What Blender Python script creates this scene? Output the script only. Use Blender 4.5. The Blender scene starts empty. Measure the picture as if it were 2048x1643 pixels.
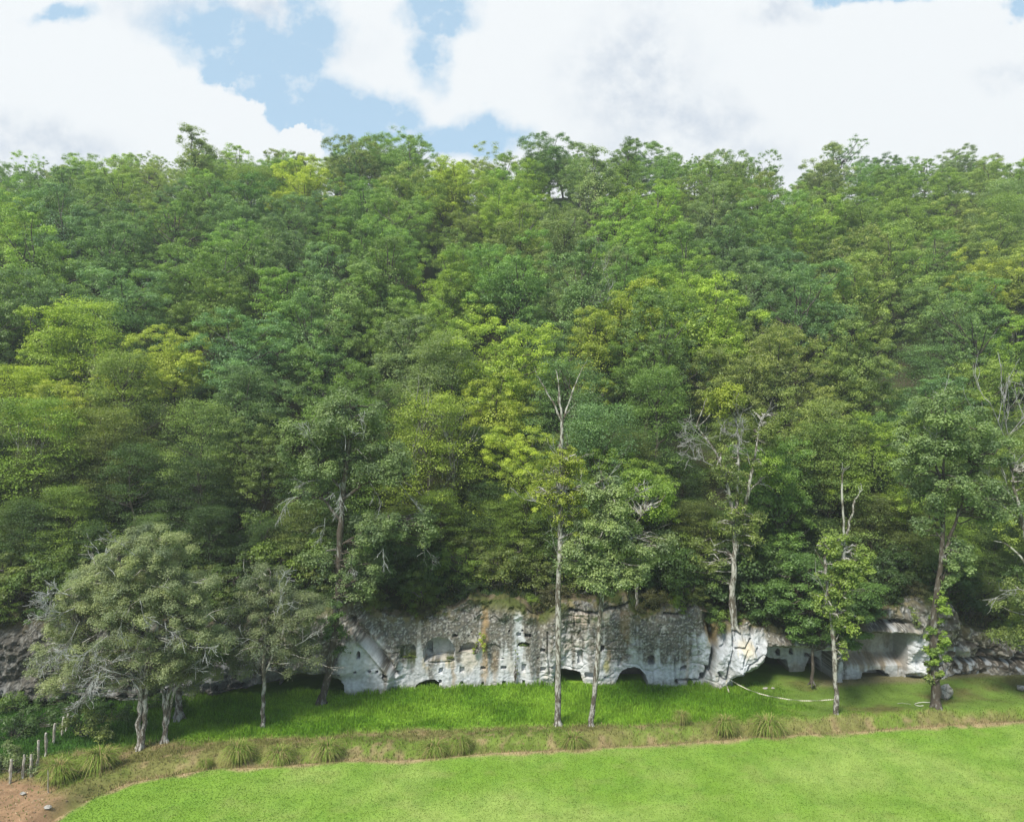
import bpy, math, random
import numpy as np
from math import radians as R

# ------------------------------------------------------------------ camera, sky, sun, exposure
SC = bpy.context.scene
COL = SC.collection
F = 1451.0            # focal length in pixels of a 2048 px wide picture
CH = 15.0             # camera height over the meadow, metres
HZ = 821.0            # picture row of the horizon

cam_d = bpy.data.cameras.new("camera")
cam = bpy.data.objects.new("camera", cam_d); COL.objects.link(cam)
cam.location = (0, 0, CH); cam.rotation_euler = (R(90), 0, 0)
cam_d.sensor_width = 36.0; cam_d.sensor_fit = 'HORIZONTAL'
cam_d.lens = 36.0 * F / 2048.0
cam_d.clip_start = 0.1; cam_d.clip_end = 3000
SC.camera = cam
SC.view_settings.view_transform = 'Standard'; SC.view_settings.look = 'None'
SC.view_settings.gamma = 1.0; SC.view_settings.exposure = 1.22
SC.view_settings.use_curve_mapping = False
SC.cycles.max_bounces = 6; SC.cycles.diffuse_bounces = 3; SC.cycles.transmission_bounces = 3
SC.cycles.glossy_bounces = 2; SC.cycles.transparent_max_bounces = 4
SC.cycles.use_denoising = True; SC.cycles.denoiser = 'OPENIMAGEDENOISE'; SC.cycles.denoising_input_passes = 'RGB_ALBEDO_NORMAL'; SC.cycles.denoising_prefilter = 'ACCURATE'

SUN_EL, SUN_AZ = 52.0, 215.0      # azimuth clockwise from +Y (the view direction)
sun_d = bpy.data.lights.new("sun", 'SUN'); sun_d.energy = 2.8; sun_d.angle = R(14); sun_d.color = (1.0, 0.95, 0.86)
sun = bpy.data.objects.new("sun", sun_d); COL.objects.link(sun)
sun.rotation_euler = (R(90 - SUN_EL), 0, R(180 - SUN_AZ))
sun.location = (0, 0, 90)


HAZE = 0.0008


class NT:
    """small helper that writes node trees"""
    def __init__(s, tree):
        s.t = tree; s.n = tree.nodes; s.l = tree.links
    def new(s, kind, **kw):
        n = s.n.new(kind)
        for k, v in kw.items(): setattr(n, k, v)
        return n
    def put(s, sock, v):
        if isinstance(v, bpy.types.NodeSocket): s.l.new(v, sock)
        else: sock.default_value = v
    def math(s, op, a, b=0.0, c=None, clamp=False):
        n = s.new('ShaderNodeMath', operation=op, use_clamp=clamp)
        s.put(n.inputs[0], a); s.put(n.inputs[1], b)
        if c is not None: s.put(n.inputs[2], c)
        return n.outputs[0]
    def vec(s, op, a, b=None):
        n = s.new('ShaderNodeVectorMath', operation=op)
        s.put(n.inputs[0], a)
        if b is not None: s.put(n.inputs[1], b)
        return n.outputs['Value'] if op in ('LENGTH', 'DOT_PRODUCT', 'DISTANCE') else n.outputs[0]
    def scale(s, a, k):
        n = s.new('ShaderNodeVectorMath', operation='SCALE'); s.put(n.inputs[0], a); s.put(n.inputs['Scale'], k)
        return n.outputs[0]
    def mix(s, f, a, b, blend='MIX'):
        n = s.new('ShaderNodeMix', data_type='RGBA', blend_type=blend)
        s.put(n.inputs[0], f); s.put(n.inputs[6], a); s.put(n.inputs[7], b)
        return n.outputs[2]
    def noise(s, v, scale, detail=4, rough=0.55, out='Fac', dim='3D'):
        n = s.new('ShaderNodeTexNoise', noise_dimensions=dim)
        s.put(n.inputs['Vector'], v); n.inputs['Scale'].default_value = scale
        n.inputs['Detail'].default_value = detail; n.inputs['Roughness'].default_value = rough
        return n.outputs[out]
    def ramp(s, f, a, b):
        n = s.new('ShaderNodeMapRange'); s.put(n.inputs[0], f)
        n.inputs[1].default_value = a; n.inputs[2].default_value = b
        n.interpolation_type = 'SMOOTHSTEP'
        return n.outputs[0]


def build_sky():
    w = bpy.data.worlds.new("World"); SC.world = w; w.use_nodes = True
    t = NT(w.node_tree); t.n.clear()
    sky = t.new('ShaderNodeTexSky', sky_type='NISHITA'); sky.sun_disc = False
    sky.sun_elevation = R(SUN_EL); sky.sun_rotation = R(SUN_AZ); sky.air_density = 1.0; sky.dust_density = 0.6
    d = t.new('ShaderNodeTexCoord').outputs['Generated']
    sp = t.new('ShaderNodeSeparateXYZ'); t.l.new(d, sp.inputs[0])
    y = t.math('MAXIMUM', sp.outputs[1], 0.18)
    u = t.math('MULTIPLY_ADD', t.math('DIVIDE', sp.outputs[0], y), F, 1024.0)
    v = t.math('MULTIPLY_ADD', t.math('DIVIDE', sp.outputs[2], y), -F, HZ)
    cmb = t.new('ShaderNodeCombineXYZ'); t.put(cmb.inputs[0], u); t.put(cmb.inputs[1], v)
    uv = cmb.outputs[0]
    wn = t.noise(uv, 0.006, 7, 0.6, 'Color')
    warp = t.scale(t.vec('SUBTRACT', wn, (0.5, 0.5, 0.5)), 190.0)
    uvw = t.vec('ADD', uv, warp)
    bil = t.noise(uv, 0.016, 8, 0.62)
    uvs = t.vec('ADD', uv, t.scale(t.vec('SUBTRACT', t.noise(uv, 0.02, 6, 0.62, 'Color'), (0.5, 0.5, 0.5)), 80.0))
    def ell(p, cx, cy, a, b, ang, s0, s1):
        m = t.new('ShaderNodeMapping', vector_type='TEXTURE'); t.put(m.inputs[0], p)
        m.inputs[1].default_value = (cx, cy, 0); m.inputs[2].default_value = (0, 0, R(ang)); m.inputs[3].default_value = (a, b, 1e6)
        q = t.vec('LENGTH', m.outputs[0])
        return t.math('SUBTRACT', 1.0, t.ramp(q, s0, s1))
    def mx(lst):
        r = lst[0]
        for q in lst[1:]: r = t.math('MAXIMUM', r, q)
        return r
    blue = mx([ell(uvw, 560, 165, 270, 88, 30, 0.6, 1.35), ell(uvw, 690, 245, 190, 75, 12, 0.5, 1.35),
               ell(uvw, 880, 25, 85, 48, 0, 0.4, 1.35), ell(uvw, 625, 55, 60, 75, 0, 0.1, 1.5),
               ell(uvw, 115, 28, 75, 26, -8, 0.2, 1.4), ell(uvw, 930, 285, 110, 40, 0, 0.3, 1.6),
               ell(uvw, 870, 110, 40, 60, 0, 0.1, 1.6), ell(uvw, 1740, -22, 160, 26, 0, 0.5, 1.3), ell(uvw, 2035, 30, 24, 18, 0, 0.2, 1.6),
               ell(uvw, 400, -330, 900, 180, 0, 0.4, 1.2)])
    cum = mx([ell(uvs, 200, 235, 285, 175, 18, 0.92, 1.06), ell(uvs, 430, 270, 150, 100, 30, 0.91, 1.08),
              ell(uvs, 585, 295, 60, 45, 0, 0.95, 1.06), ell(uvs, 40, 260, 240, 220, 0, 0.95, 1.06)])
    b = t.math('MULTIPLY', blue, t.math('SUBTRACT', 1.0, cum), clamp=True)
    b = t.math('MULTIPLY', b, t.math('ADD', 0.6, t.ramp(bil, 0.3, 0.62)), clamp=True)
    back = t.math('LESS_THAN', sp.outputs[1], 0.18)
    gen = t.ramp(t.noise(d, 2.6, 6, 0.55), 0.36, 0.50)
    high = t.math('LESS_THAN', 0.62, sp.outputs[2])
    bb = t.mix(t.math('MAXIMUM', back, high), b, gen)
    # cloud tone: thinner, greyer patches
    grey = mx([ell(uvw, 1270, 165, 130, 170, 15, 0.1, 1.5), ell(uvw, 90, 300, 190, 60, 15, 0.1, 1.5), ell(uvw, 1400, 250, 200, 60, 20, 0.1, 1.6),
               ell(uvw, 1560, 25, 60, 22, -10, 0.1, 1.6), ell(uvw, 2010, 150, 70, 30, 0, 0.1, 1.6), ell(uvw, 470, 40, 230, 60, 10, 0.1, 1.6)])
    grey = t.math('MULTIPLY', grey, t.ramp(bil, 0.25, 0.75))
    k = 7.3
    cloud = t.mix(grey, (0.545 * k, 0.565 * k, 0.58 * k, 1), (0.36 * k, 0.405 * k, 0.47 * k, 1))
    bluec = t.mix(0.85, sky.outputs[0], (0.285 * k, 0.405 * k, 0.51 * k, 1))
    col = t.mix(bb, cloud, bluec)
    bg = t.new('ShaderNodeBackground'); t.put(bg.inputs[0], col); bg.inputs[1].default_value = 0.1
    out = t.new('ShaderNodeOutputWorld'); t.l.new(bg.outputs[0], out.inputs[0])
build_sky()

# ------------------------------------------------------------------ numeric helpers
rng = np.random.default_rng(7)

def _hash(ix, iy, iz, seed):
    h = (ix.astype(np.int64) * 374761393 + iy.astype(np.int64) * 668265263 + iz.astype(np.int64) * 2147483647 + seed * 974711) & 0xFFFFFFFF
    h = ((h ^ (h >> 13)) * 1274126177) & 0xFFFFFFFF
    h = (h ^ (h >> 16)) & 0xFFFFFFFF
    return h.astype(np.float64) / 4294967295.0

def vnoise(x, y, z=0.0, seed=0):
    x, y, z = np.broadcast_arrays(np.asarray(x, float), np.asarray(y, float), np.asarray(z, float))
    ix, iy, iz = np.floor(x), np.floor(y), np.floor(z)
    fx, fy, fz = x - ix, y - iy, z - iz
    fx, fy, fz = [f * f * (3 - 2 * f) for f in (fx, fy, fz)]
    r = 0
    for dx in (0, 1):
        for dy in (0, 1):
            for dz in (0, 1):
                wgt = (fx if dx else 1 - fx) * (fy if dy else 1 - fy) * (fz if dz else 1 - fz)
                r = r + wgt * _hash(ix + dx, iy + dy, iz + dz, seed)
    return r

def fbm(x, y, z=0.0, oct=4, seed=0, gain=0.5):
    r = 0; a = 1.0; tot = 0
    for i in range(oct):
        r = r + a * vnoise(np.asarray(x) * 2 ** i, np.asarray(y) * 2 ** i, np.asarray(z) * 2 ** i, seed + i * 17)
        tot += a; a *= gain
    return r / tot            # 0..1, mean 0.5

def sstep(a, b, x):
    t = np.clip((x - a) / (b - a), 0, 1)
    return t * t * (3 - 2 * t)

def lerp(a, b, t): return a + (b - a) * t

def pl(x, pts):
    p = np.array(pts, float)
    return np.interp(x, p[:, 0], p[:, 1])

def gy(row):                       # distance of the level meadow seen at a picture row
    return CH * F / (row - HZ)

def to3(px, row, y):
    return np.array([(px - 1024.0) / F * y, y, CH - (row - HZ) / F * y])

def sd_poly(px, py, poly):
    """signed distance to a polygon, negative inside"""
    p = np.array(poly, float); n = len(p)
    d = np.full(px.shape, 1e18); ins = np.zeros(px.shape, bool)
    for i in range(n):
        a = p[i]; b = p[(i + 1) % n]
        e = b - a; wx = px - a[0]; wy = py - a[1]
        t = np.clip((wx * e[0] + wy * e[1]) / (e @ e + 1e-12), 0, 1)
        d = np.minimum(d, (wx - e[0] * t) ** 2 + (wy - e[1] * t) ** 2)
        c = ((a[1] <= py) != (b[1] <= py))
        xi = a[0] + (py - a[1]) / (e[1] + 1e-12) * e[0]
        ins ^= c & (px < xi)
    d = np.sqrt(d)
    return np.where(ins, -d, d)

def sd_line(px, py, pts):
    d = np.full(px.shape, 1e18); p = np.array(pts, float)
    for a, b in zip(p[:-1], p[1:]):
        e = b - a; wx = px - a[0]; wy = py - a[1]
        t = np.clip((wx * e[0] + wy * e[1]) / (e @ e + 1e-12), 0, 1)
        d = np.minimum(d, (wx - e[0] * t) ** 2 + (wy - e[1] * t) ** 2)
    return np.sqrt(d)

# ------------------------------------------------------------------ mesh helpers
def mesh_np(name, verts, faces, mat=None, col=None, smooth=False, vary=None):
    """verts (N,3), faces list of (M,k) int arrays"""
    me = bpy.data.meshes.new(name)
    verts = np.asarray(verts, np.float32)
    if not isinstance(faces, list): faces = [faces]
    faces = [np.asarray(f, np.int32) for f in faces if len(f)]
    nl = sum(f.size for f in faces); nf = sum(len(f) for f in faces)
    me.vertices.add(len(verts)); me.vertices.foreach_set("co", verts.ravel())
    me.loops.add(nl); me.polygons.add(nf)
    me.loops.foreach_set("vertex_index", np.concatenate([f.ravel() for f in faces]))
    sizes = np.concatenate([np.full(len(f), f.shape[1], np.int32) for f in faces])
    st = np.concatenate([[0], np.cumsum(sizes)[:-1]]).astype(np.int32)
    me.polygons.foreach_set("loop_start", st)
    me.polygons.foreach_set("loop_total", sizes)
    me.polygons.foreach_set("use_smooth", np.full(nf, bool(smooth)))
    if col is not None:
        a = me.color_attributes.new("tint", 'FLOAT_COLOR', 'POINT')
        c = np.ones((len(verts), 4), np.float32); c[:, :3] = col
        a.data.foreach_set("color", c.ravel())
    if vary is not None:
        a = me.attributes.new("vary", 'FLOAT', 'POINT')
        a.data.foreach_set("value", np.asarray(vary, np.float32))
    if mat: me.materials.append(mat)
    me.update(calc_edges=True); me.validate()
    return me

def obj(name, me, parent=None, loc=(0, 0, 0), color=None):
    o = bpy.data.objects.new(name, me); COL.objects.link(o)
    o.location = loc; o.parent = parent
    if color is not None: o.color = (*color, 1.0)
    return o

def empty(name, loc):
    o = bpy.data.objects.new(name, None); COL.objects.link(o); o.location = loc; o.empty_display_size = 0.3
    return o

def tag(o, label=None, cat=None, group=None, kind=None):
    if label: o["label"] = label
    if cat: o["category"] = cat
    if group: o["group"] = group
    if kind: o["kind"] = kind
    return o

class Tubes:
    """collects tapered tubes into one mesh"""
    def __init__(s): s.v = []; s.f = []; s.n = 0
    def add(s, pts, rad, k=6):
        p = np.asarray(pts, float); r = np.asarray(rad, float); m = len(p)
        t = np.gradient(p, axis=0); t /= np.linalg.norm(t, axis=1)[:, None] + 1e-9
        ref = np.array([0.31, 0.95, 0.05]) if abs(t[0][2]) > 0.8 else np.array([0, 0, 1.0])
        a = np.cross(t, ref); a /= np.linalg.norm(a, axis=1)[:, None] + 1e-9
        b = np.cross(t, a)
        ang = np.arange(k) * 2 * math.pi / k
        ring = p[:, None, :] + r[:, None, None] * (np.cos(ang)[None, :, None] * a[:, None, :] + np.sin(ang)[None, :, None] * b[:, None, :])
        i = np.arange(m - 1)[:, None] * k; j = np.arange(k)[None, :]; jn = (j + 1) % k
        q = np.stack([i + j, i + jn, i + k + jn, i + k + j], -1).reshape(-1, 4) + s.n
        s.v.append(ring.reshape(-1, 3)); s.f.append(q); s.n += m * k
    def mesh(s, name, mat, smooth=True, off=(0, 0, 0)):
        return mesh_np(name, np.concatenate(s.v) - np.array(off), [np.concatenate(s.f)], mat, smooth=smooth)

def curve_pts(p0, p1, n=6, sag=0.0, wob=0.0, r=None):
    t = np.linspace(0, 1, n)[:, None]
    p = np.asarray(p0) * (1 - t) + np.asarray(p1) * t
    p[:, 2] += sag * 4 * (t[:, 0] * (1 - t[:, 0]))
    if wob:
        w = (r or rng).normal(0, wob, (n, 3)); w[0] = 0; w[-1] *= 0.5
        p = p + w
    return p

def bare_branch(T, p, d, L, rad, depth, r, spread=0.55, up=0.0, kids=3, rmin=0.006, droop=0.0):
    """recursive leafless branch"""
    d = np.asarray(d, float); d = d / np.linalg.norm(d)
    n = 5; pts = [np.asarray(p, float)]; dd = d.copy()
    for i in range(n):
        dd = dd + r.normal(0, 0.16, 3); dd[2] += up * 0.2 - droop * 0.2; dd /= np.linalg.norm(dd)
        pts.append(pts[-1] + dd * L / n)
    pts = np.array(pts)
    T.add(pts, np.linspace(rad, max(rad * 0.45, rmin), n + 1), 5 if depth > 1 else 4)
    if depth <= 0: return pts[-1:]
    for j in range(kids):
        i = r.integers(2, n + 1)
        nd = dd + r.normal(0, spread, 3)
        bare_branch(T, pts[i], nd, L * r.uniform(0.45, 0.75), max(rad * 0.55, rmin), depth - 1, r, spread, up, kids, rmin, droop)
    return pts

def leaf_quads(pos, nrm, size, r, aspect=0.6):
    """one bent kite-shaped leaf spray per position"""
    n = len(pos)
    nrm = nrm / (np.linalg.norm(nrm, axis=1)[:, None] + 1e-9)
    d = r.normal(0, 1, (n, 3)); d -= nrm * np.sum(d * nrm, 1)[:, None]; d /= np.linalg.norm(d, axis=1)[:, None] + 1e-9
    s = np.cross(nrm, d)
    L = (size * r.uniform(0.6, 1.35, n))[:, None]
    W = L * aspect * r.uniform(0.7, 1.2, n)[:, None] * 0.5
    bend = nrm * L * r.uniform(-0.25, 0.1, n)[:, None]
    v = np.stack([pos - d * L * 0.5, pos + s * W + bend * 0.3, pos + d * L * 0.5 + bend, pos - s * W + bend * 0.3], 1)
    f = np.arange(n * 4).reshape(-1, 4)
    return v.reshape(-1, 3), f

def clump_leaves(cen, rad, n_each, size, r, flat=0.75, shell=0.55, up=0.55, aspect=0.6, ccen=None, outw=0.8):
    """leaves round clump centres; rad (k,) or (k,3); n_each int or array"""
    k = len(cen); rad = np.asarray(rad, float)
    if rad.ndim == 1: rad = np.stack([rad, rad, rad * flat], 1)
    ne = np.broadcast_to(np.asarray(n_each), (k,)).astype(int)
    idx = np.repeat(np.arange(k), ne); n = len(idx)
    u = r.normal(0, 1, (n, 3)); u /= np.linalg.norm(u, axis=1)[:, None]
    u[:, 2] = np.where((u[:, 2] < -0.2) & (r.random(n) < 0.6), -u[:, 2], u[:, 2])
    q = r.random(n) ** shell
    # lumpy surface, so the clump is not a ball
    lump = 0.75 + 0.5 * vnoise(u[:, 0] * 2.3 + idx * 3.1, u[:, 1] * 2.3, u[:, 2] * 2.3, 5)
    pos = cen[idx] + u * rad[idx] * (q * lump)[:, None]
    nrm = outw * u + r.normal(0, 0.42, (n, 3)); nrm[:, 2] += up
    v, f = leaf_quads(pos, nrm, size, r, aspect)
    cv = r.normal(0, 0.26, k)[idx] + r.normal(0, 0.16, n) + 0.5
    return v, f, np.repeat(np.clip(cv, 0, 1), 4)

# ------------------------------------------------------------------ materials
def principled(name):
    m = bpy.data.materials.new(name); m.use_nodes = True
    t = NT(m.node_tree); b = m.node_tree.nodes['Principled BSDF']
    b.inputs['Roughness'].default_value = 0.9
    b.inputs['Specular IOR Level'].default_value = 0.2
    return m, t, b

def leaf_material():
    m = bpy.data.materials.new("foliage"); m.use_nodes = True
    t = NT(m.node_tree); t.n.clear()
    oi = t.new('ShaderNodeObjectInfo'); at = t.new('ShaderNodeAttribute', attribute_name='vary')
    f = at.outputs['Fac']
    dark = t.mix(1.0, oi.outputs['Color'], (0.64, 0.70, 0.78, 1), 'MULTIPLY')
    lite = t.mix(1.0, oi.outputs['Color'], (1.34, 1.30, 1.08, 1), 'MULTIPLY')
    c = t.mix(f, dark, lite)
    df = t.new('ShaderNodeBsdfDiffuse'); t.put(df.inputs[0], c)
    tr = t.new('ShaderNodeBsdfTranslucent'); t.put(tr.inputs[0], t.mix(1.0, c, (1.1, 1.25, 0.6, 1), 'MULTIPLY'))
    gl = t.new('ShaderNodeBsdfGlossy'); gl.inputs['Roughness'].default_value = 0.5; gl.inputs[0].default_value = (1, 1, 1, 1)
    m1 = t.new('ShaderNodeMixShader'); m1.inputs[0].default_value = 0.38; t.l.new(df.outputs[0], m1.inputs[1]); t.l.new(tr.outputs[0], m1.inputs[2])
    m2 = t.new('ShaderNodeMixShader'); m2.inputs[0].default_value = 0.025; t.l.new(m1.outputs[0], m2.inputs[1]); t.l.new(gl.outputs[0], m2.inputs[2])
    o = t.new('ShaderNodeOutputMaterial'); t.l.new(m2.outputs[0], o.inputs[0])
    return m

def bark_material(name, base, lichen, amount, scale=9.0):
    m, t, b = principled(name)
    p = t.new('ShaderNodeTexCoord').outputs['Object']
    st = t.new('ShaderNodeMapping'); t.put(st.inputs[0], p); st.inputs[3].default_value = (1, 1, 0.35)
    n1 = t.noise(st.outputs[0], scale, 5, 0.65)
    n2 = t.noise(p, 1.1, 3, 0.6)
    f = t.ramp(t.math('ADD', n1, t.math('MULTIPLY', n2, 0.6)), 0.95 - amount * 0.35, 1.05 - amount * 0.35 + 0.08)
    dk = t.mix(n1, tuple(0.55 * c for c in base) + (1,), tuple(1.3 * c for c in base) + (1,))
    c = t.mix(f, dk, lichen + (1,))
    t.put(b.inputs['Base Color'], c)
    bu = t.new('ShaderNodeBump'); bu.inputs['Strength'].default_value = 0.6; bu.inputs['Distance'].default_value = 0.03
    t.put(bu.inputs['Height'], n1); t.l.new(bu.outputs[0], b.inputs['Normal'])
    return m

def tint_material(name, nscale, namp, bump=0.0, bscale=20.0, bdist=0.03, rough=0.95, trans=0.0):
    """base colour = the mesh's own tint, broken up by fine noise"""
    m, t, b = principled(name)
    b.inputs['Roughness'].default_value = rough; b.inputs['Specular IOR Level'].default_value = 0.12
    a = t.new('ShaderNodeAttribute', attribute_name='tint').outputs['Color']
    p = t.new('ShaderNodeTexCoord').outputs['Object']
    n = t.noise(p, nscale, 5, 0.65)
    k = t.math('MULTIPLY_ADD', n, 2 * namp, 1 - namp)
    cm = t.new('ShaderNodeCombineColor'); [t.put(cm.inputs[i], k) for i in range(3)]
    c = t.mix(1.0, a, cm.outputs[0], 'MULTIPLY')
    t.put(b.inputs['Base Color'], c)
    if bump:
        h = t.noise(p, bscale, 6, 0.7)
        bu = t.new('ShaderNodeBump'); bu.inputs['Strength'].default_value = bump; bu.inputs['Distance'].default_value = bdist
        t.put(bu.inputs['Height'], h); t.l.new(bu.outputs[0], b.inputs['Normal'])
    if trans:
        tr = t.new('ShaderNodeBsdfTranslucent'); t.put(tr.inputs[0], c)
        mx = t.new('ShaderNodeMixShader'); mx.inputs[0].default_value = trans
        t.l.new(b.outputs[0], mx.inputs[1]); t.l.new(tr.outputs[0], mx.inputs[2])
        t.l.new(mx.outputs[0], t.n['Material Output'].inputs[0])
    return m

LEAF = leaf_material()
BARK = bark_material("bark_grey_brown", (0.075, 0.062, 0.048), (0.20, 0.20, 0.18), 0.4)
BARK_PALE = bark_material("bark_pale_lichen", (0.10, 0.085, 0.065), (0.38, 0.37, 0.335), 0.66)
BARK_DEAD = bark_material("bleached_dead_wood", (0.17, 0.16, 0.145), (0.33, 0.33, 0.32), 0.75)
BARK_TWIG = bark_material("grey_lichen_twig", (0.13, 0.13, 0.115), (0.33, 0.345, 0.33), 0.75)
ROCK = tint_material("limestone", 6.0, 0.30, 0.55, 7.0, 0.07)
SOIL = tint_material("turf_and_soil", 14.0, 0.35, 0.6, 25.0, 0.05)
BLADE = tint_material("grass_blades", 0.7, 0.22, trans=0.35)
WOOD = bark_material("weathered_post_wood", (0.30, 0.27, 0.22), (0.50, 0.48, 0.44), 0.6)
STONE = tint_material("loose_stone", 8.0, 0.35, 0.7, 14.0, 0.05)
PLASTIC = tint_material("plastic_tape", 3.0, 0.05, rough=0.5)

# ------------------------------------------------------------------ lie of the land
BASE = [(-300, 1420), (0, 1413), (200, 1405), (400, 1398), (560, 1388), (700, 1381), (860, 1374), (1024, 1371), (1300, 1369), (1500, 1367), (1640, 1364), (1800, 1358), (1900, 1350), (2048, 1346), (2400, 1342)]
TOPR = [(-300, 1240), (0, 1245), (150, 1240), (300, 1245), (480, 1243), (600, 1228), (660, 1208), (710, 1203), (745, 1216), (775, 1233), (800, 1231), (850, 1230), (880, 1224), (915, 1213), (940, 1202),
        (975, 1206), (1000, 1200), (1040, 1206), (1065, 1224), (1090, 1229), (1118, 1203), (1150, 1205), (1200, 1204), (1255, 1198), (1268, 1224), (1300, 1229), (1340, 1215), (1400, 1213), (1430, 1235),
        (1450, 1248), (1490, 1247), (1530, 1254), (1580, 1264), (1620, 1270), (1680, 1252), (1740, 1243), (1790, 1218), (1828, 1196), (1870, 1193), (1910, 1215), (1930, 1250), (1960, 1260), (2000, 1268), (2400, 1262)]

_u = np.linspace(-420, 2460, 400)
_D = CH * F / (pl(_u, BASE) - HZ)
_D = np.convolve(np.pad(_D, 12, mode='edge'), np.ones(25) / 25, 'valid')
_X = (_u - 1024) / F * _D
def D_px(px): return np.interp(px, _u, _D)
def px_of_x(x): return np.interp(x, _X, _u)
def D_x(x): return np.interp(x, _X, _D)
def ztop_px(px):
    return CH - (pl(px, TOPR) - HZ) / F * D_px(px)
CREST_Y = 96.0
CREST = [(-900, 490), (-300, 445), (0, 420), (200, 410), (380, 396), (560, 404), (700, 392), (800, 385), (950, 410), (1060, 402), (1200, 386), (1340, 392), (1550, 415), (1700, 408), (1800, 392), (2048, 392), (2900, 420)]
def hill_z(x, y):
    x = np.asarray(x, float); y = np.asarray(y, float)
    p = px_of_x(x); y0 = D_x(x) + 1.0
    z0 = ztop_px(p) + 0.1
    zc = CH + (HZ - pl(1024 + x / CREST_Y * F, CREST)) / F * CREST_Y
    t = (y - y0) / (CREST_Y - y0)
    s = np.where(t < 1, t, 1 + 0.25 * (1 - np.exp(-(t - 1) * 3)) - 0.25 * (t - 1))
    z = z0 + (zc - z0) * np.where(t < 0, t * 0.6, s)
    z = z + (fbm(x * 0.09, y * 0.09, 0, 3, 3) - 0.5) * 3.0 * sstep(0.02, 0.25, t)
    return z

EDGE = [(-400, 2600), (-100, 1760), (0, 1700), (100, 1643), (190, 1592), (260, 1564), (400, 1542), (600, 1531), (800, 1520), (1000, 1507), (1200, 1497), (1400, 1484), (1600, 1470), (1800, 1458), (2048, 1443), (2500, 1418)]
BANK = [(-400, 1560), (0, 1545), (100, 1510), (200, 1488), (400, 1478), (600, 1474), (800, 1462), (1000, 1456), (1100, 1454), (1300, 1455), (1450, 1448), (1600, 1440), (1700, 1436), (1850, 1430), (2048, 1424), (2500, 1410)]

def project(x, y, z=0.0):
    return 1024 + x / y * F, HZ + (CH - z) / y * F

def ground_z(x, y):
    px, row = project(x, np.maximum(y, 3.0))
    e = pl(px, EDGE) - row            # px behind the edge of the mown field
    z = (fbm(x * 0.25, y * 0.25, 0, 3, 11) - 0.5) * 0.22
    ditch = sstep(2, 9, e) * (1 - sstep(9, 26, e))
    z = z - 0.28 * ditch * (0.4 + 0.9 * vnoise(x * 0.4, y * 0.4, 0, 4))
    z = z + 0.22 * (1 - sstep(24, 60, e)) * sstep(10, 30, e)
    return z * (1 - sstep(60, 120, np.hypot(x, y - 30)))

def zone(x, y):
    px, row = project(x, y)
    j = (fbm(x * 0.9, y * 0.9, 0, 3, 21) - 0.5)
    e = pl(px, EDGE) - row + j * 14
    b = pl(px, BANK) - row + j * 22
    mown = 1 - sstep(-4, 4, e)
    strip = sstep(-7, 1, e) * (1 - sstep(5, 13, e))
    bank = sstep(-4, 4, e) * (1 - sstep(-6, 8, b))
    lawn = sstep(-6, 10, b) * sstep(1480, 1640, px + j * 160 + (row - 1400) * -0.9)
    mid = sstep(-6, 10, b) * (1 - lawn)
    dirt = sstep(0.0, 0.5, (150 - px) / 150 + j * 0.5) * sstep(1552, 1566, row - (px - 20) * 0.1 + j * 10) * sstep(-6, 6, e)
    return dict(mown=mown, strip=strip, bank=bank, lawn=lawn, mid=mid, dirt=dirt, px=px, row=row)

C_MOWN = np.array([0.182, 0.312, 0.041]); C_MOWN2 = np.array([0.241, 0.329, 0.077])
C_MID = np.array([0.150, 0.300, 0.025]); C_LAWN = np.array([0.118, 0.185, 0.033])
C_BANK = np.array([0.155, 0.155, 0.05]); C_STRAW = np.array([0.337, 0.260, 0.140]); C_DIRT = np.array([0.264, 0.165, 0.095]); C_LEFT = np.array([0.058, 0.140, 0.023])

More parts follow.
